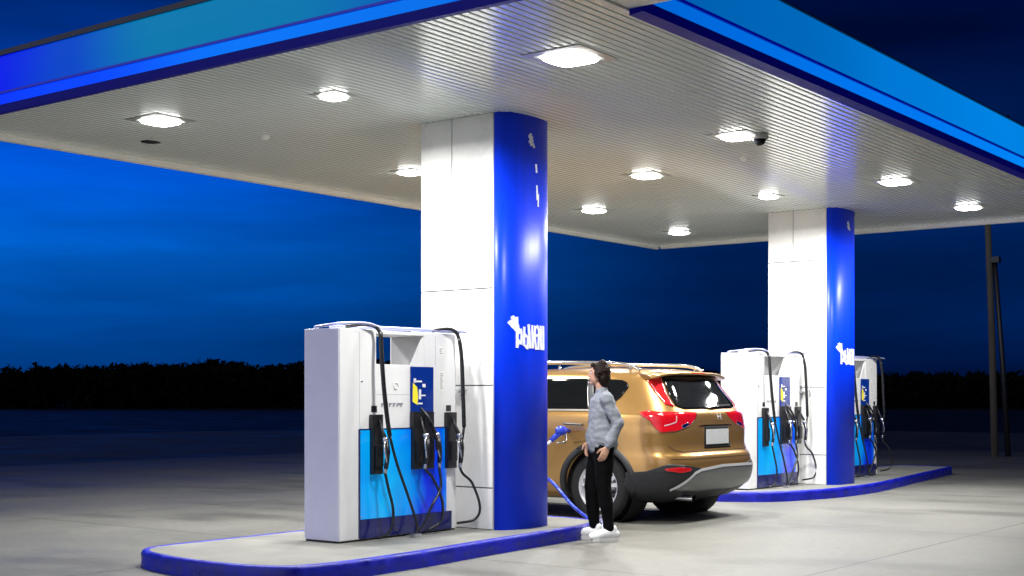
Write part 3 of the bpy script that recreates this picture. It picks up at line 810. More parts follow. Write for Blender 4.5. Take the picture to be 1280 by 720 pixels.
    hose(t, [(1.49, -0.09, 1.78), (1.50, -0.11, 1.60), (1.50, -0.13, 1.20), (1.50, -0.14, 0.96)], 0.020)
    hose(t, [(1.50, -0.14, 0.97), e3, (1.57, -0.18, 0.44), (1.66, -0.20, 0.22), (1.62, -0.17, 0.10), (1.47, -0.08, 0.07)])
    mb = MB(); mb.box(0.755, 0.845, -0.19, -0.12, 0.0, 0.035, bev=0.006); mb.build('hose_foot', M['steel'], t)
    return t


p1 = make_pump(); p1.location = (8.28, 8.11, 0.13); p1['label'] = 'nearest and largest white fuel pump with cyan skirt left of the near pillar'
p2 = copy_tree(p1); p2.location = (16.25, 8.38, 0.13); p2['label'] = 'white fuel pump between the car tail and the far pillar'
p3 = copy_tree(p1); p3.location = (19.10, 8.40, 0.13); p3['label'] = 'white fuel pump partly hidden behind the far pillar, at the right'

#@@CAR_SURFACE_BEGIN
# ------------------------------------------------------------------ car
def crom(xs, ys, x):
    xs = np.asarray(xs, float); ys = np.asarray(ys, float)
    i = int(np.clip(np.searchsorted(xs, x) - 1, 0, len(xs) - 2)); h = xs[i + 1] - xs[i]; t = min(max((x - xs[i]) / h, 0), 1)
    def sl(k):
        if k == 0: return (ys[1] - ys[0]) / (xs[1] - xs[0])
        if k == len(xs) - 1: return (ys[-1] - ys[-2]) / (xs[-1] - xs[-2])
        a = (ys[k] - ys[k - 1]) / (xs[k] - xs[k - 1]); b = (ys[k + 1] - ys[k]) / (xs[k + 1] - xs[k])
        return 0.0 if a * b <= 0 else 2 * a * b / (a + b)
    m0, m1 = sl(i) * h, sl(i + 1) * h
    return (2 * t**3 - 3 * t**2 + 1) * ys[i] + (t**3 - 2 * t**2 + t) * m0 + (-2 * t**3 + 3 * t**2) * ys[i + 1] + (t**3 - t**2) * m1


KZ = [0.24, 0.34, 0.45, 0.56, 0.64, 0.72, 0.77, 0.85, 0.98, 1.08, 1.17, 1.215, 1.26, 1.36, 1.48, 1.57, 1.615, 1.65, 1.68, 1.70, 1.71]
KR = [0.26, 0.10, 0.02, 0.00, 0.00, 0.02, 0.06, 0.085, 0.09, 0.10, 0.115, 0.14, 0.17, 0.235, 0.315, 0.37, 0.40, 0.47, 0.62, 0.90, 1.25]
KF = [4.25, 4.42, 4.50, 4.52, 4.52, 4.50, 4.48, 4.42, 4.25, 3.85, 3.52, 3.42, 3.34, 3.15, 2.92, 2.74, 2.64, 2.54, 2.40, 2.15, 1.85]
KW = [0.80, 0.875, 0.905, 0.92, 0.922, 0.922, 0.922, 0.925, 0.93, 0.928, 0.915, 0.895, 0.87, 0.83, 0.78, 0.74, 0.71, 0.66, 0.57, 0.42, 0.22]
KN = [6, 6.5, 7, 7, 7, 7, 7, 7, 7, 6.5, 6.5, 6, 6, 5.5, 5.2, 5, 4.8, 4.6, 4.2, 3.6, 3.0]
_cache = {}


def contour(z):
    k = round(z, 4)
    if k in _cache: return _cache[k]
    r, f, w_, n = (crom(KZ, K, z) for K in (KR, KF, KW, KN))
    def half(c, Ls, sgn, n):
        q0 = 0.5 ** (1 / n); q = np.linspace(0, q0, 450); p = np.linspace(q0, 0, 451)[1:]
        t = np.concatenate([np.arcsin(q ** (n / 2)), np.arccos(p ** (n / 2))])
        return c + sgn * Ls * np.cos(t) ** (2 / n), w_ * np.sin(t) ** (2 / n)
    xc = (r + f) / 2; Ls = (f - r) / 2
    xr, yr = half(xc, Ls, -1, n); xf, yf = half(xc, Ls, 1, min(n, 5))
    x = np.concatenate([xr, xf[::-1][1:]]); y = np.concatenate([yr, yf[::-1][1:]])
    d = np.concatenate([[0], np.cumsum(np.hypot(np.diff(x), np.diff(y)))])
    _cache[k] = (x, y, d, d[899]); return _cache[k]


def SU(u, z, side=1, off=0.0):
    """body surface at arc distance u (metres) from the rear centre line, height z; side +1 = left"""
    x, y, d, _ = contour(z)
    px, py = np.interp(u, d, x), np.interp(u, d, y)
    if off:
        e1 = 0.01; ax, ay = np.interp(u + e1, d, x), np.interp(u + e1, d, y); bx, by = np.interp(max(u - e1, 0), d, x), np.interp(max(u - e1, 0), d, y)
        zz = min(z + 0.01, 1.705); x2, y2, d2, _ = contour(zz); L1 = d[-1]; cx, cy = np.interp(u, d2, x2), np.interp(u, d2, y2)
        T = np.array([ax - bx, ay - by, 0.0]); Vv = np.array([cx - px, cy - py, zz - z])
        n = np.cross(Vv, T); 
        if n[1] * 1.0 + (px * 0) < 0 and u > 1.0: n = -n
        if u <= 1.0 and n[0] > 0: n = -n
        n = n / (np.linalg.norm(n) + 1e-9)
        px, py, z = px + n[0] * off, py + n[1] * off, z + n[2] * off
    return (float(px), float(py) * side, float(z))
#@@CAR_SURFACE_END


def patch(mb, poly, side=1, off=0.006, nz=14, nu=14, mi=0, centre=False):
    """thin shaped panel following the body; poly in (u, z), u-convex per row. centre: u may be negative (spans rear centre line)"""
    zs = [p[1] for p in poly]; z0, z1 = min(zs) + 1e-4, max(zs) - 1e-4; rows = []
    n = len(poly)
    for i in range(nz + 1):
        z = z0 + (z1 - z0) * i / nz; cu = []
        for k in range(n):
            (ua, za), (ub, zb) = poly[k], poly[(k + 1) % n]
            if (za - z) * (zb - z) <= 0 and abs(za - zb) > 1e-9: cu.append(ua + (ub - ua) * (z - za) / (zb - za))
        rows.append((min(cu), max(cu), z))
    vs = []
    def pt(u_, z, o):
        if u_ < 0: return SU(-u_, z, -side, o)
        return SU(u_, z, side, o)
    for o_ in (off, -0.012):
        for a, b, z in rows:
            for j in range(nu + 1): vs.append(pt(a + (b - a) * j / nu, z, o_))
    m = (nz + 1) * (nu + 1); w_ = nu + 1; fs = []
    for i in range(nz):
        for j in range(nu): fs.append((i * w_ + j, i * w_ + j + 1, (i + 1) * w_ + j + 1, (i + 1) * w_ + j))
    for i in range(nz):
        for j in (0, nu): fs.append((i * w_ + j, (i + 1) * w_ + j, m + (i + 1) * w_ + j, m + i * w_ + j))
    for j in range(nu):
        for i in (0, nz): fs.append((i * w_ + j, i * w_ + j + 1, m + i * w_ + j + 1, m + i * w_ + j))
    k0 = len(mb.f); mb.add(vs, fs, mi, False)
    for q in range(k0, k0 + nz * nu): mb.sm[q] = True


def line_patch(mb, pts, wd=0.006, side=1, off=0.004):
    """narrow strip following the body through (u, z) points"""
    F = []
    for a, b in zip(pts, pts[1:]):
        k = max(2, int(math.dist(a, b) / 0.03))
        for i in range(k): F.append((a[0] + (b[0] - a[0]) * i / k, a[1] + (b[1] - a[1]) * i / k))
    F.append(pts[-1]); vs = []
    for i, p in enumerate(F):
        q0, q1 = F[max(i - 1, 0)], F[min(i + 1, len(F) - 1)]; d = Vector((q1[0] - q0[0], q1[1] - q0[1])).normalized(); n = (-d.y * wd / 2, d.x * wd / 2)
        for s_ in (1, -1):
            uu, zz = p[0] + n[0] * s_, p[1] + n[1] * s_
            vs.append(SU(abs(uu), zz, side if uu >= 0 else -side, off))
    mb.add(vs, [(2 * i, 2 * i + 1, 2 * i + 3, 2 * i + 2) for i in range(len(F) - 1)], 0, True)


WX, WR, WX2 = 0.96, 0.375, 3.62


def boolean_cut(o, cutter):
    m = o.modifiers.new('cut', 'BOOLEAN'); m.operation = 'DIFFERENCE'; m.object = cutter; m.solver = 'EXACT'
    bpy.context.view_layer.update()
    dg = bpy.context.evaluated_depsgraph_get(); me = bpy.data.meshes.new_from_object(o.evaluated_get(dg))
    o.modifiers.clear(); o.data = me


def mirror_poly(p): return p


def make_car():
    t = thing('parked_car', (13.345, 7.30, 0), 'gold SUV with red tail lamps parked between the pump islands', 'car', rz=PI / 2)
    # painted body
    nr, zs = 100, list(np.linspace(0.24, 1.71, 74)); mb = MB(); vs = []
    for z in zs:
        x, y, d, mid = contour(z)
        us = np.concatenate([np.linspace(0, mid, nr // 2, endpoint=False), np.linspace(mid, d[-1], nr // 2 + 1)])
        P = [(float(np.interp(u_, d, x)), float(np.interp(u_, d, y)), z) for u_ in us]
        vs += P + [(a, -b, c) for a, b, c in P[-2:0:-1]]
    n = 2 * nr; K = len(zs)
    fs = [(i * n + j, i * n + (j + 1) % n, (i + 1) * n + (j + 1) % n, (i + 1) * n + j) for i in range(K - 1) for j in range(n)]
    fs += [tuple(range(n)), tuple((K - 1) * n + j for j in range(n))]
    mb.add(vs, fs, 0, True); body = mb.build('body', M['gold'], t)
    cb = MB()
    for wx in (WX, WX2):
        for s in (1, -1):
            prof = [(0.0, 0.56 * s), (0.445, 0.56 * s), (0.445, 1.1 * s), (0.0, 1.1 * s)]
            cb.lathe(prof, (wx, 0, WR), 'y', 48)
    bm_ = cb.build('cutter', M['dark'], t, weld=True)
    bpy.context.view_layer.update()
    boolean_cut(body, bm_)
    if not body.data.materials: body.data.materials.append(M['gold'])
    bpy.data.objects.remove(bm_)
    mb = MB()
    for wx in (WX, WX2):
        for s in (1, -1):
            mb = MB(); mb.lathe([(0.02, 0.57 * s), (0.44, 0.57 * s), (0.44, 0.86 * s)], (wx, 0, WR), 'y', 40); mb.build('arch_liner', M['dark'], t)
    # arch cladding rings that follow the body side
    for wx in (WX, WX2):
        for s in (1, -1):
            mb = MB(); vs = []; k = 40
            for i in range(k + 1):
                a = -0.12 * PI + 1.24 * PI * i / k
                for r_, o_ in ((0.438, -0.03), (0.438, 0.012), (0.455, 0.018), (0.50, 0.010), (0.505, -0.01)):
                    x_, z_ = wx + r_ * math.cos(a), WR + r_ * math.sin(a); z_ = max(z_, 0.25)
                    X_, Y_, D_, mid = contour(z_); h = 899
                    y_ = float(np.interp(x_, X_[200:1600], Y_[200:1600]))
                    vs.append((x_, (y_ + o_) * s, z_))
            mb.add(vs, [(i * 5 + j, i * 5 + j + 1, i * 5 + j + 6, i * 5 + j + 5) for i in range(k) for j in range(4)], 0, True)
            mb.build('wheel_arch', M['clad'], t)
    # sill cladding
    for s in (1, -1):
        mb = MB(); patch(mb, [(1.0 + 0.96 + 0.38, 0.25), (4.1, 0.25), (4.1, 0.45), (1.0 + 0.96 + 0.33, 0.45)], s, 0.012, 6, 30)
        mb.build('sill', M['clad'], t)
    # rear bumper: black lower part rising at corners, then grey skid panel
    for s in (1, -1):
        mb = MB(); patch(mb, CAR['clad'], s, 0.012, 20, 26); mb.build('bumper_corner', M['clad'], t)
    mb = MB(); patch(mb, [(-0.75, 0.25), (0.75, 0.25), (0.75, 0.36), (-0.75, 0.36)], 1, 0.011, 6, 30)
    mb.build('bumper_cladding', M['clad'], t)
    mb = MB(); patch(mb, CAR['skid'], 1, 0.022, 16, 36); mb.build('skid_plate', M['skid'], t)
    mb = MB(); line_patch(mb, CAR['skidline'], 0.03, 1, 0.026); mb.build('bumper_edge', M['rim'], t)
    for s in (1, -1):
        mb = MB(); patch(mb, CAR['fog'], s, 0.018, 8, 12); mb.build('reflector', M['lamp_red'], t)
        mb = MB(); patch(mb, [(uu, zz) for uu, zz in CAR['tail_rim']], s, 0.006, 18, 30); lo = mb.build('tail_lamp', M['lamp_red'], t)
        mb = MB(); line_patch(mb, [(0.64, 1.19), (0.66, 1.10), (0.72, 1.08), (0.80, 1.06)], 0.012, s, 0.0078); line_patch(mb, [(0.79, 1.212), (0.80, 1.165)], 0.014, s, 0.0078)
        mb.build('light_guide', M['lamp_clear'], lo)
        mb = MB(); patch(mb, CAR['rev'], s, 0.0085, 6, 8); mb.build('reversing_lamp', M['chrome'], lo)
        mb = MB(); patch(mb, CAR['strip'], s, 0.012, 18, 8); mb.build('pillar_lamp', M['lamp_red'], t)
    mb = MB(); patch(mb, CAR['rw'], 1, 0.010, 24, 40); mb.build('rear_window', M['car_glass'], t)
    # window wiper
    mb = MB(); 
    mb.tube([SU(0.02, 1.235, 1, 0.03), SU(0.15, 1.25, -1, 0.035), SU(0.42, 1.262, -1, 0.025)], 0.008, 8); mb.build('wiper', M['black'], t)
    # spoiler
    mb = MB(); vs = []
    k = 24
    for i in range(k + 1):
        f_ = -1 + 2 * i / k; y_ = f_ * 0.66; bx = 0.07 * f_ ** 2
        for x_, z_ in ((0.60, 1.665), (0.30 + bx, 1.648), (0.285 + bx, 1.632), (0.33 + bx, 1.610), (0.52, 1.60)):
            vs.append((x_, y_, z_ - 0.045 * f_ ** 4))
    fs = [(i * 5 + j, i * 5 + (j + 1) % 5, (i + 1) * 5 + (j + 1) % 5, (i + 1) * 5 + j) for i in range(k) for j in range(5)] + [(0, 1, 2, 3, 4), tuple(k * 5 + j for j in range(5))]
    mb.add(vs, fs, 0, True); sp = mb.build('spoiler', M['gold'], t)
    mb = MB(); mb.box(0.283, 0.30, -0.13, 0.13, 1.628, 1.640); mb.build('brake_lamp', M['lamp_red'], sp)
    # plate, badge, hatch lines
    pc = SU(0.0, 0.98); mb = MB()
    patch(mb, [(-0.31, 0.80), (0.21, 0.80), (0.18, 1.06), (-0.28, 1.06)], 1, 0.003, 8, 16); mb.build('plate_recess', M['dark'], t)
    mb = MB(); mb.box(pc[0] - 0.02, pc[0] - 0.006, -0.265, 0.165, 0.845, 1.01, bev=0.003); mb.build('number_plate', M['plate'], t)
    mb = MB(); line_patch(mb, [(-0.36, 1.075), (0.28, 1.075)], 0.022, 1, 0.012); mb.build('plate_garnish', M['gold'], t)
    mb = MB()
    for pts in (((-0.15, 1.185), (-0.145, 1.115)), ((-0.08, 1.185), (-0.085, 1.115)), ((-0.145, 1.15), (-0.085, 1.15))): line_patch(mb, pts, 0.012, 1, 0.014)
    mb.build('badge', M['rim'], t)
    def shut(pts, wd, s_):
        mb = MB(); line_patch(mb, pts, wd, s_, 0.003); mb.build('shut_line', M['dark'], t)
    shut([(-0.76, 0.84), (-0.71, 0.795), (-0.6, 0.775), (0.6, 0.775), (0.71, 0.795), (0.76, 0.84)], 0.006, 1)
    shut([(-0.80, 0.70), (0.80, 0.70)], 0.005, 1)
    # doors
    for s in (1, -1):
        for uu in (2.56, 3.7): shut([(uu, 1.20), (uu + 0.02, 0.80), (uu + 0.03, 0.46)], 0.007, s)
        shut([(1.585, 1.20), (1.585, 1.00), (1.62, 0.93), (1.72, 0.89), (1.90, 0.86)], 0.005, s)
    for s in (1, -1):
        for uu in (1.78, 2.80):
            a = SU(uu, 1.065, s, 0.035); b = SU(uu + 0.20, 1.072, s, 0.035); a0 = SU(uu, 1.065, s, -0.01); b0 = SU(uu + 0.20, 1.072, s, -0.01)
            mb = MB(); mb.tube(smooth_path([a0, a, b, b0], 5), 0.012, 8); mb.build('door_handle', M['pillar'], t)
    # side glass
    for s in (1, -1):
        mb = MB(); patch(mb, CAR['sg1'], s, 0.006, 16, 30); mb.build('side_window', M['car_glass'], t)
        mb = MB(); patch(mb, CAR['sg2'], s, 0.006, 16, 30); mb.build('side_window', M['car_glass'], t)
        mb = MB(); patch(mb, CAR['sgq'], s, 0.006, 16, 14); mb.build('quarter_window', M['car_glass'], t)
        mb = MB(); patch(mb, CAR['pil'], s, 0.007, 12, 3); mb.build('window_pillar', M['pillar'], t)
        mb = MB(); line_patch(mb, CAR['chromeline'], 0.014, s, 0.009); mb.build('window_trim', M['skid'], t)
    # roof rails
    for s in (1, -1):
        mb = MB(); mb.tube(smooth_path([(0.62, 0.60 * s, 1.665), (0.74, 0.615 * s, 1.715), (1.0, 0.63 * s, 1.745), (1.9, 0.64 * s, 1.765), (2.5, 0.62 * s, 1.745), (2.75, 0.60 * s, 1.665)], 8), 0.022, 10)
        for xx in (0.74, 1.7): mb.tube([(xx, 0.615 * s, 1.64), (xx, 0.62 * s, 1.73)], 0.014, 8)
        mb.build('roof_rail', M['chrome'], t)
    # windscreen, front lamps (seen only from other sides)
    mb = MB(); vs = []
    for i in range(11):
        z = 1.14 + 0.46 * i / 10; X_, Y_, D_, mid = contour(z)
        for j in range(17):
            u_ = D_[-1] - abs(j - 8) / 8 * (0.64 - 0.12 * i / 10); sg = 1 if j >= 8 else -1
            vs.append((float(np.interp(u_, D_, X_)) + 0.006, float(np.interp(u_, D_, Y_)) * sg, z + 0.004))
    mb.add(vs, [(i * 17 + j, i * 17 + j + 1, i * 17 + j + 18, i * 17 + j + 17) for i in range(10) for j in range(16)], 0, True); mb.build('windscreen', M['car_glass'], t)
    for s in (1, -1):
        mb = MB(); patch(mb, [(4.55, 0.78), (4.95, 0.75), (4.95, 0.88), (4.6, 0.93)], s, 0.006, 8, 10); mb.build('headlight', M['lamp_clear'], t)
    # wing mirrors
    for s in (1, -1):
        b = SU(3.9, 1.19, s, 0.0); mb = MB(); mb.ell((b[0], b[1] + 0.13 * s, 1.24), (0.06, 0.10, 0.065)); mb.tube([b, (b[0], b[1] + 0.08 * s, 1.21)], 0.02, 8)
        mb.build('wing_mirror', M['gold'], t)
    # wheels
    for wx in (WX, WX2):
        for s in (1, -1):
            y0 = 0.775 * s
            tb = MB(); hw = 0.12
            tb.lathe([(0.255, -hw), (0.30, -hw - 0.006), (0.345, -hw), (0.368, -hw + 0.025), (0.375, -hw + 0.06), (0.372, 0.0), (0.375, hw - 0.06), (0.368, hw - 0.025), (0.345, hw), (0.30, hw + 0.006), (0.255, hw)], (0, 0, 0), 'y', 56)
            for k in range(56):
                a = 2 * PI * k / 56
                for yy_ in (-0.075, -0.025, 0.025, 0.075):
                    ca, sa = math.cos(a + yy_), math.sin(a + yy_); cb_, sb = math.cos(a + yy_ + 0.065), math.sin(a + yy_ + 0.065); r0, r1 = 0.372, 0.381
                    tb.add([(r1 * ca, yy_ - 0.02, r1 * sa), (r1 * cb_, yy_ - 0.02, r1 * sb), (r1 * cb_, yy_ + 0.02, r1 * sb), (r1 * ca, yy_ + 0.02, r1 * sa),
                            (r0 * ca, yy_ - 0.02, r0 * sa), (r0 * cb_, yy_ - 0.02, r0 * sb), (r0 * cb_, yy_ + 0.02, r0 * sb), (r0 * ca, yy_ + 0.02, r0 * sa)],
                           [(0, 1, 2, 3), (0, 4, 5, 1), (1, 5, 6, 2), (2, 6, 7, 3), (3, 7, 4, 0)])
            wh = bpy.data.objects.new('wheel', None); COL.objects.link(wh); wh.parent = t; wh.location = (wx, y0, 0.381)
            tb.build('tyre', M['tyre'], wh)
            rb = MB(); o_ = 0.085 * s
            rb.lathe([(0.262, -0.115), (0.235, -0.10), (0.23, 0.10), (0.262, 0.118), (0.268, 0.112)] if s > 0 else [(0.262, 0.115), (0.235, 0.10), (0.23, -0.10), (0.262, -0.118), (0.268, -0.112)], (0, 0, 0), 'y', 48)
            for k in range(5):
                for dv in (-0.10, 0.10):
                    a = 2 * PI * k / 5 + 0.3; ca, sa = math.cos(a), math.sin(a); cb_, sb = math.cos(a + dv * 2.2), math.sin(a + dv * 2.2)
                    p0 = Vector((0.045 * ca, 0.075 * s, 0.045 * sa)); p1_ = Vector((0.245 * cb_, 0.10 * s, 0.245 * sb)); wv = Vector((-sa, 0, ca)) * 0.020; th_ = Vector((0, 0.022 * s, 0))
                    rb.add([p0 - wv, p0 + wv, p1_ + wv * 0.9, p1_ - wv * 0.9, p0 - wv * 1.4 - th_, p0 + wv * 1.4 - th_, p1_ + wv * 1.3 - th_, p1_ - wv * 1.3 - th_],
                           [(0, 1, 2, 3), (0, 4, 5, 1), (1, 5, 6, 2), (2, 6, 7, 3), (3, 7, 4, 0), (4, 7, 6, 5)])
            rb.lathe([(0.0, 0.095 * s), (0.05, 0.09 * s), (0.06, 0.05 * s), (0.06, 0.02 * s)], (0, 0, 0), 'y', 20)
            rb.build('rim', M['rim'], wh)
            db = MB(); db.lathe([(0.0, 0.03 * s), (0.16, 0.03 * s), (0.16, 0.015 * s)], (0, 0, 0), 'y', 32); db.build('brake_disc', M['steel'], wh)
    # exhaust, underbody
    mb = MB(); mb.tube([(0.02, 0.50, 0.27), (0.5, 0.50, 0.28)], 0.036, 14, cap=False); mb.tube([(0.03, 0.50, 0.27), (0.5, 0.50, 0.28)], 0.030, 14, cap=False); mb.build('exhaust', M['chrome'], t)
    mb = MB(); mb.box(0.45, 4.1, -0.52, 0.52, 0.20, 0.30, bev=0.02); mb.box(0.90, 1.02, -0.6, 0.6, 0.30, 0.40); mb.box(0.30, 0.55, -0.30, 0.30, 0.21, 0.30, bev=0.03)
    mb.build('underbody', M['dark'], t)
    t.scale = (1.0, 1.16, 1.0); t.location.x = 13.493
    return t


CAR = {
    'rw': [(-0.57, 1.265), (-0.46, 1.238), (0.46, 1.238), (0.57, 1.265), (0.56, 1.40), (0.525, 1.50), (0.50, 1.60), (-0.50, 1.60), (-0.525, 1.50), (-0.56, 1.40)],
    'strip': [(0.605, 1.265), (0.68, 1.275), (0.70, 1.43), (0.69, 1.60), (0.525, 1.615), (0.55, 1.50), (0.585, 1.40)],
    'tail_rim': [(0.28, 1.20), (0.34, 1.13), (0.46, 1.055), (0.70, 0.995), (0.84, 0.985), (0.90, 1.04), (0.94, 1.11), (1.02, 1.165), (1.03, 1.20), (0.92, 1.222), (0.62, 1.215)],
    'rev': [(0.46, 1.065), (0.58, 1.025), (0.60, 1.065), (0.48, 1.092)],
    'fog': [(0.57, 0.575), (0.70, 0.557), (0.86, 0.582), (0.87, 0.605), (0.72, 0.618), (0.58, 0.602)],
    'clad': [(0.30, 0.25), (1.30, 0.25), (1.30, 0.56), (1.12, 0.56), (0.82, 0.655), (0.60, 0.63), (0.30, 0.58)],
    'skid': [(-0.80, 0.595), (-0.74, 0.40), (-0.30, 0.35), (0.30, 0.35), (0.74, 0.385), (0.50, 0.55), (0.40, 0.575), (0.0, 0.605)],
    'skidline': [(0.76, 0.385), (0.52, 0.55), (0.42, 0.578), (0.0, 0.608), (-0.85, 0.60)],
    'sg1': [(1.62, 1.238), (2.55, 1.238), (2.31, 1.575), (1.38, 1.575)],
    'sg2': [(2.63, 1.238), (3.65, 1.238), (3.20, 1.48), (2.95, 1.55), (2.39, 1.572)],
    'sgq': [(1.54, 1.240), (1.36, 1.252), (1.10, 1.37), (0.93, 1.48), (0.92, 1.53), (1.00, 1.572), (1.30, 1.575)],
    'pil': [(1.548, 1.236), (1.612, 1.236), (1.372, 1.578), (1.308, 1.578)],
    'chromeline': [(1.25, 1.252), (1.60, 1.222), (3.8, 1.218)],
}
#@@CAR_CAL
make_car()


# ------------------------------------------------------------------ fuel hose running to the car
t = thing('charging_hose', (11.30, 7.42, 0.0), 'blue and white hose looping from the kerb to a nozzle in the car side', 'hose')
def rel(p): return (p[0] - 11.30, p[1] - 7.42, p[2])
fx, fy, fz = 12.40, 8.62, 0.97
mb = MB(); mb.tube([rel((fx + 0.03, fy, fz + 0.02)), rel((fx - 0.10, fy - 0.01, fz + 0.04))], [0.024, 0.03], 12)
mb.ell(rel((fx - 0.17, fy - 0.03, fz + 0.03)), (0.10, 0.05, 0.055)); mb.tube([rel((fx - 0.20, fy - 0.03, fz + 0.01)), rel((fx - 0.30, fy + 0.02, fz - 0.08))], [0.035, 0.026], 12)
mb.build('nozzle', M['hose_blue'], t)
mb = MB(); mb.tube(smooth_path([rel(p) for p in [(fx - 0.09, fy - 0.03, fz + 0.02), (fx - 0.14, fy - 0.07, fz - 0.09), (fx - 0.25, fy - 0.02, fz - 0.10)]], 5), 0.011, 8); mb.build('trigger_guard', M['chrome'], t)
hp = [(fx - 0.28, fy + 0.01, fz - 0.07), (fx - 0.40, fy + 0.10, fz - 0.20), (fx - 0.45, fy + 0.12, fz - 0.36), (11.98, 8.50, 0.42), (11.75, 8.12, 0.24), (11.58, 7.84, 0.15), (11.42, 7.62, 0.10), (11.28, 7.46, 0.07)]
hq = smooth_path([rel(p) for p in hp], 8)
mb = MB(); mb.tube(hq[:22], 0.017, 12); mb.build('hose_upper', M['hose_white'], t)
mb = MB(); mb.tube(hq[21:], 0.018, 12); mb.build('hose_lower', M['hose_blue'], t)
mb = MB()
mb.tube(smooth_path([rel(p) for p in [(11.28, 7.46, 0.16), (11.10, 7.30, 0.14), (10.98, 7.22, 0.05), (11.10, 7.20, 0.02), (11.22, 7.30, 0.03)]], 6), 0.014, 8)
mb.tube(smooth_path([rel(p) for p in [(11.36, 7.56, 0.17), (11.20, 7.50, 0.20), (11.08, 7.36, 0.17), (11.14, 7.22, 0.08)]], 6), 0.012, 8)
mb.build('strap', M['rail'], t)
mb = MB(); mb.box(-0.06, 0.05, -0.06, 0.05, 0.134, 0.20, bev=0.01); mb.tube([(0, 0, 0.0), (0, 0, 0.15)], 0.02, 10); mb.build('ground_socket', M['steel'], t)

# ------------------------------------------------------------------ utility pole
t = thing('utility_pole', (31.4, 9.96, 0), 'tall wooden pole with leaning brace in the dark right of the far island', 'pole')
# lean is towards the left of the picture: direction (-0.604, 0.797)
lx, ly = -0.604, 0.797
def lean(k, z): return (lx * k, ly * k, z)
mb = MB(); mb.tube([lean(0.0, -0.2), lean(0.08, 3.0), lean(0.20, 6.2)], [0.085, 0.075, 0.065], 12); mb.build('shaft', M['wood'], t)
mb = MB(); mb.tube([(0.19, -0.25, -0.2), (0.10, -0.13, 2.2), lean(0.02, 4.55)], [0.065, 0.06, 0.055], 10); mb.build('brace', M['fas_black'], t)
mb = MB(); mb.box(-0.13, 0.05, -0.12, 0.10, 4.42, 4.55); mb.build('clamp', M['fas_black'], t)


# ------------------------------------------------------------------ person
def loft(mb, rings, n=16):
    """rings: (centre, rx, ry, axis frame optional) -> closed tapered limb with domed ends"""
    pts = [Vector(r[0]) for r in rings]; vs = []; prev = None; K = []
    for i, r in enumerate(rings):
        d = (pts[min(i + 1, len(pts) - 1)] - pts[max(i - 1, 0)]).normalized()
        a = Vector((1, 0, 0)) if prev is None else prev
        a = a - d * a.dot(d)
        if a.length < 0.1: a = Vector((0, 1, 0)) - d * d.y
        a.normalize(); prev = a; b = d.cross(a)
        K.append((pts[i], a, b, d, r[1], r[2]))
    def ring(p, a, b, rx, ry): return [p + a * rx * math.cos(2 * PI * j / n) + b * ry * math.sin(2 * PI * j / n) for j in range(n)]
    R_ = []
    p, a, b, d, rx, ry = K[0]
    for k in (0.95, 0.8, 0.5): R_.append(ring(p - d * min(rx, ry) * k, a, b, rx * math.sqrt(1 - k * k), ry * math.sqrt(1 - k * k)))
    for (p, a, b, d, rx, ry) in K: R_.append(ring(p, a, b, rx, ry))
    for k in (0.5, 0.8, 0.95): R_.append(ring(p + d * min(rx, ry) * k, a, b, rx * math.sqrt(1 - k * k), ry * math.sqrt(1 - k * k)))
    for r in R_: vs += r
    m = len(R_); fs = [(i * n + j, i * n + (j + 1) % n, (i + 1) * n + (j + 1) % n, (i + 1) * n + j) for i in range(m - 1) for j in range(n)]
    fs += [tuple(range(n - 1, -1, -1)), tuple((m - 1) * n + j for j in range(n))]
    mb.add(vs, fs, 0, True)


def fuse(o, voxel=0.008, smooth=4, wrinkle=0.0, wscale=12.0, zs=1.0):
    m = o.modifiers.new('r', 'REMESH'); m.mode = 'VOXEL'; m.voxel_size = voxel; m.use_smooth_shade = True
    if smooth: s_ = o.modifiers.new('s', 'SMOOTH'); s_.iterations = smooth; s_.factor = 0.5
    bpy.context.view_layer.update()
    mats = list(o.data.materials)
    dg = bpy.context.evaluated_depsgraph_get(); me = bpy.data.meshes.new_from_object(o.evaluated_get(dg)); o.modifiers.clear(); o.data = me
    if not me.materials:
        for q in mats: me.materials.append(q)
    for p in me.polygons: p.use_smooth = True
    if wrinkle:
        nrm = [v.normal.copy() for v in me.vertices]
        for v, nn in zip(me.vertices, nrm):
            c = v.co; a = noise.noise(Vector((c.x * wscale, c.y * wscale, c.z * wscale * zs))) + 0.5 * noise.noise(Vector((c.x * wscale * 2.1, c.y * wscale * 2.1, c.z * wscale * zs * 2.3 + 7)))
            v.co = c + nn * a * wrinkle
        me.update()
    return o


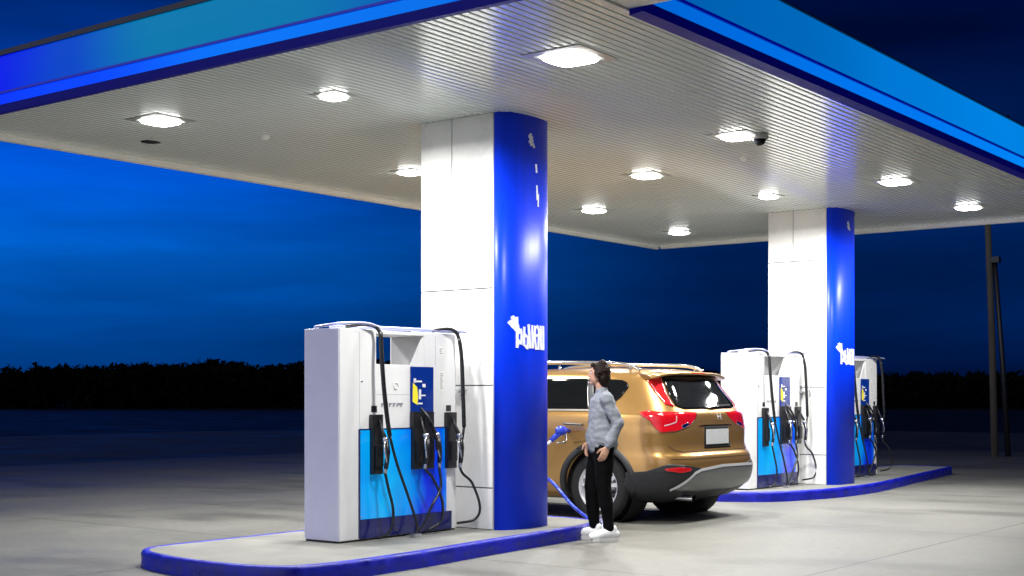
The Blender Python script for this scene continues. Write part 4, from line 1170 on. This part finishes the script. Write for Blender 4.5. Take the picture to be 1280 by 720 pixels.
def make_person():
    # local x = forward (towards the left of the picture), y = her left (towards the viewer), z up
    t = thing('person', (10.87, 7.16, 0), 'person in grey sweater, black trousers and white shoes standing by the car', 'person', rz=R(127 + 6))
    v = Vector
    hipL, hipR = v((0.0, 0.085, 0.93)), v((0.0, -0.085, 0.93))
    kneeL, kneeR = v((-0.005, 0.09, 0.51)), v((0.085, -0.10, 0.51))
    ankL, ankR = v((-0.055, 0.08, 0.10)), v((0.055, -0.11, 0.10))
    shL, shR = v((-0.01, 0.175, 1.345)), v((0.0, -0.175, 1.345))
    elL, elR = v((-0.125, 0.215, 1.115)), v((0.03, -0.215, 1.11))
    wrL, wrR = v((-0.02, 0.205, 0.905)), v((0.105, -0.145, 0.95))
    mb = MB()
    loft(mb, [((0.0, 0, 0.93), 0.10, 0.145), ((0.0, 0, 1.05), 0.088, 0.125), ((0.0, 0, 1.20), 0.10, 0.14), ((-0.005, 0, 1.32), 0.085, 0.135), ((-0.005, 0, 1.37), 0.05, 0.085)], 20)
    loft(mb, [((-0.005, 0, 1.36), 0.052, 0.055), ((0.012, 0, 1.44), 0.047, 0.048), ((0.02, 0, 1.50), 0.047, 0.048)])
    for h, k, a in ((hipL, kneeL, ankL), (hipR, kneeR, ankR)):
        loft(mb, [(h, 0.085, 0.08), (h.lerp(k, .5), 0.072, 0.07), (k, 0.053, 0.052), (k.lerp(a, .35) + v((-0.01, 0, 0)), 0.054, 0.05), (a, 0.035, 0.034)])
        loft(mb, [(a + v((-0.02, 0, -0.02)), 0.022, 0.024), (a + v((0.04, 0, -0.035)), 0.016, 0.022), (a + v((0.08, 0, -0.045)), 0.010, 0.018)])
    for s, e_, w_ in ((shL, elL, wrL), (shR, elR, wrR)):
        loft(mb, [(s + v((0, 0, 0)), 0.044, 0.044), (s.lerp(e_, .4), 0.046, 0.044), (e_, 0.037, 0.037), (e_.lerp(w_, .4), 0.037, 0.035), (w_, 0.025, 0.022)])
    # hands
    for w_, dn, sd in ((wrL, v((0.45, -0.10, -1)).normalized(), 1), (wrR, v((0.10, 0.25, -1)).normalized(), -1)):
        pal = w_ + dn * 0.055; fwd = v((1, 0, 0)) - dn * dn.x; fwd.normalize(); inn = dn.cross(fwd) * (1 if sd > 0 else -1)
        loft(mb, [(w_, 0.024, 0.018), (w_ + dn * 0.04, 0.036, 0.015), (w_ + dn * 0.085, 0.038, 0.014)])
        for k, (of, ln) in enumerate(((0.028, 0.068), (0.010, 0.078), (-0.010, 0.072), (-0.028, 0.056))):
            b0 = w_ + dn * 0.085 + fwd * of; p1 = b0 + dn * ln * 0.45 + inn * 0.004; p2 = p1 + dn * ln * 0.33 + inn * 0.014; p3 = p2 + dn * ln * 0.24 + inn * 0.016
            loft(mb, [(b0, 0.0095, 0.0095), (p1, 0.009, 0.009), (p2, 0.008, 0.008), (p3, 0.0068, 0.0068)], 8)
        b0 = w_ + dn * 0.03 + fwd * 0.022; loft(mb, [(b0, 0.013, 0.012), (b0 + (fwd * 0.8 + dn * 0.8 + inn * .3) * 0.035, 0.0115, 0.011), (b0 + (fwd * 0.62 + dn * 1.1 + inn * .4) * 0.062, 0.009, 0.009)], 10)
    # head, turned a little to the left of the picture and up
    hc = v((0.035, 0.0, 1.585))
    rot = Matrix.Rotation(R(-24), 3, 'Z') @ Matrix.Rotation(R(-6), 3, 'Y')
    H = lambda x, y, z: hc + rot @ v((x, y, z))
    mb.ell(hc + rot @ v((-0.012, 0, 0.02)), (0.092, 0.073, 0.088), rot=rot)
    mb.ell(H(0.022, 0, -0.03), (0.062, 0.056, 0.075), rot=rot)
    mb.ell(H(0.052, 0, -0.085), (0.028, 0.030, 0.022), rot=rot)
    loft(mb, [(H(0.078, 0, 0.018), 0.008, 0.008), (H(0.092, 0, -0.008), 0.010, 0.010), (H(0.098, 0, -0.022), 0.012, 0.014)], 10)
    mb.ell(H(0.078, 0, -0.052), (0.012, 0.022, 0.010), rot=rot)
    for s in (1, -1): mb.ell(H(-0.005, 0.074 * s, -0.008), (0.018, 0.009, 0.030), rot=rot)
    body = mb.build('body', M['skin'], t); fuse(body, 0.006, 3)
    for s in (1, -1):
        mb = MB(); mb.ell(H(0.066, 0.030 * s, 0.008), (0.011, 0.012, 0.006), rot=rot); mb.build('eye', M['trim_white'], t)
        mb = MB(); mb.ell(H(0.0755, 0.030 * s, 0.008), (0.003, 0.005, 0.005), rot=rot); mb.build('iris', M['black'], t)
        mb = MB(); loft(mb, [(H(0.078, 0.014 * s, 0.030), 0.004, 0.004), (H(0.078, 0.032 * s, 0.034), 0.004, 0.004), (H(0.066, 0.048 * s, 0.029), 0.003, 0.003)], 8); mb.build('eyebrow', M['hair'], t)
    mb = MB(); mb.ell(H(0.086, 0, -0.050), (0.005, 0.018, 0.006), rot=rot); mb.build('lips', mat('lips', (0.35, 0.09, 0.08), 0.5), t)
    # hair: cap over skull, falling to the nape, small knot
    mb = MB()
    mb.ell(H(-0.026, 0, 0.030), (0.090, 0.079, 0.088), rot=rot, n=24)
    mb.ell(H(-0.060, 0, -0.030), (0.062, 0.074, 0.085), rot=rot)
    mb.ell(H(0.045, 0, 0.085), (0.042, 0.055, 0.030), rot=rot)
    loft(mb, [(H(0.0, 0.070, 0.02), 0.028, 0.016), (H(-0.02, 0.076, -0.025), 0.020, 0.012)], 10)
    loft(mb, [(H(0.0, -0.070, 0.02), 0.028, 0.016), (H(-0.02, -0.076, -0.025), 0.020, 0.012)], 10)
    loft(mb, [(H(-0.045, 0, 0.08), 0.042, 0.045), (H(-0.03, 0, 0.108), 0.040, 0.042)], 14)
    loft(mb, [(H(-0.07, 0, -0.05), 0.042, 0.05), (H(-0.075, 0, -0.095), 0.026, 0.036)], 12)
    rh = random.Random(11)
    for k in range(26):      # loose strands
        a_ = rh.uniform(0, 2 * PI); b_ = rh.uniform(-0.2, 1.2)
        p_ = (-0.03 + 0.095 * math.cos(a_) * math.cos(b_), 0.084 * math.sin(a_) * math.cos(b_), 0.035 + 0.092 * math.sin(b_))
        if p_[0] > 0.05 and p_[2] < 0.06: continue
        q_ = tuple(c + rh.uniform(-0.02, 0.02) for c in (p_[0] * 1.08 - 0.012, p_[1] * 1.08, p_[2] * 1.02 - 0.012))
        loft(mb, [(H(*p_), 0.005, 0.005), (H(*q_), 0.004, 0.004)], 6)
    hair = mb.build('hair', M['hair'], t); fuse(hair, 0.0045, 3, 0.003, 45, 0.3)
    # sweater
    mb = MB()
    loft(mb, [((-0.005, 0, 0.935), 0.150, 0.190), ((-0.005, 0, 0.99), 0.150, 0.188), ((0.0, 0, 1.12), 0.134, 0.165), ((0.0, 0, 1.24), 0.122, 0.168), ((-0.005, 0, 1.335), 0.116, 0.185), ((-0.005, 0, 1.39), 0.082, 0.130), ((0.0, 0, 1.42), 0.060, 0.066)], 24)
    for s, e_, w_ in ((shL, elL, wrL), (shR, elR, wrR)):
        loft(mb, [(s + v((0, 0, 0.008)), 0.070, 0.068), (s.lerp(e_, .4), 0.060, 0.056), (e_, 0.054, 0.050), (e_.lerp(w_, .45), 0.053, 0.048), (e_.lerp(w_, .80), 0.048, 0.043), (e_.lerp(w_, .95), 0.036, 0.034)])
    sw = mb.build('sweater', M['sweater'], t); fuse(sw, 0.007, 3, 0.012, 10, 1.2)
    # trousers
    mb = MB()
    loft(mb, [((0.0, 0, 0.84), 0.105, 0.150), ((0.0, 0, 0.92), 0.116, 0.158), ((0.0, 0, 0.98), 0.095, 0.13)], 24)
    loft(mb, [(v((0.07, -0.130, 0.90)), 0.050, 0.045), (v((0.075, -0.11, 0.82)), 0.050, 0.040)])
    for h, k, a in ((hipL, kneeL, ankL), (hipR, kneeR, ankR)):
        loft(mb, [(h + v((0, 0, -0.03)), 0.104, 0.092), (h.lerp(k, .5), 0.092, 0.085), (k, 0.072, 0.068), (k.lerp(a, .4), 0.070, 0.064), (k.lerp(a, .8), 0.054, 0.052), (a + v((0, 0, 0.02)), 0.050, 0.048)])
    tr = mb.build('trousers', M['trousers'], t); fuse(tr, 0.009, 4, 0.010, 10, 0.6)
    # shoes
    for a, yaw in ((ankL, 0.10), (ankR, -0.2)):
        mb = MB(); rz = Matrix.Rotation(yaw, 3, 'Z'); q = lambda x, y, z: v((a.x, a.y, 0)) + rz @ v((x, y, z))
        loft(mb, [(q(-0.065, 0, 0.066), 0.042, 0.040), (q(-0.02, 0, 0.076), 0.056, 0.048), (q(0.05, 0, 0.072), 0.052, 0.050), (q(0.12, 0, 0.058), 0.040, 0.052), (q(0.165, 0, 0.050), 0.034, 0.044)], 16)
        loft(mb, [(q(-0.03, 0, 0.07), 0.046, 0.042), (q(-0.03, 0, 0.115), 0.048, 0.044)], 14)
        sh = mb.build('shoe', M['shoe'], t); fuse(sh, 0.007, 3)
        mb = MB(); pts = [(-0.095, 0), (-0.085, 0.034), (-0.03, 0.044), (0.05, 0.044), (0.12, 0.052), (0.175, 0.042), (0.198, 0), (0.175, -0.042), (0.12, -0.052), (0.05, -0.044), (-0.03, -0.044), (-0.085, -0.034)]
        w3 = [q(x * 0.95 - 0.004, y * 0.94, 0) for x, y in pts]; mb.prism([(p.x, p.y) for p in w3], 0.001, 0.034); mb.build('sole', M['sole'], sh)
    return t


make_person()

# report positions of parts relative to the canopy origin (fascia colour stops use station coordinates)
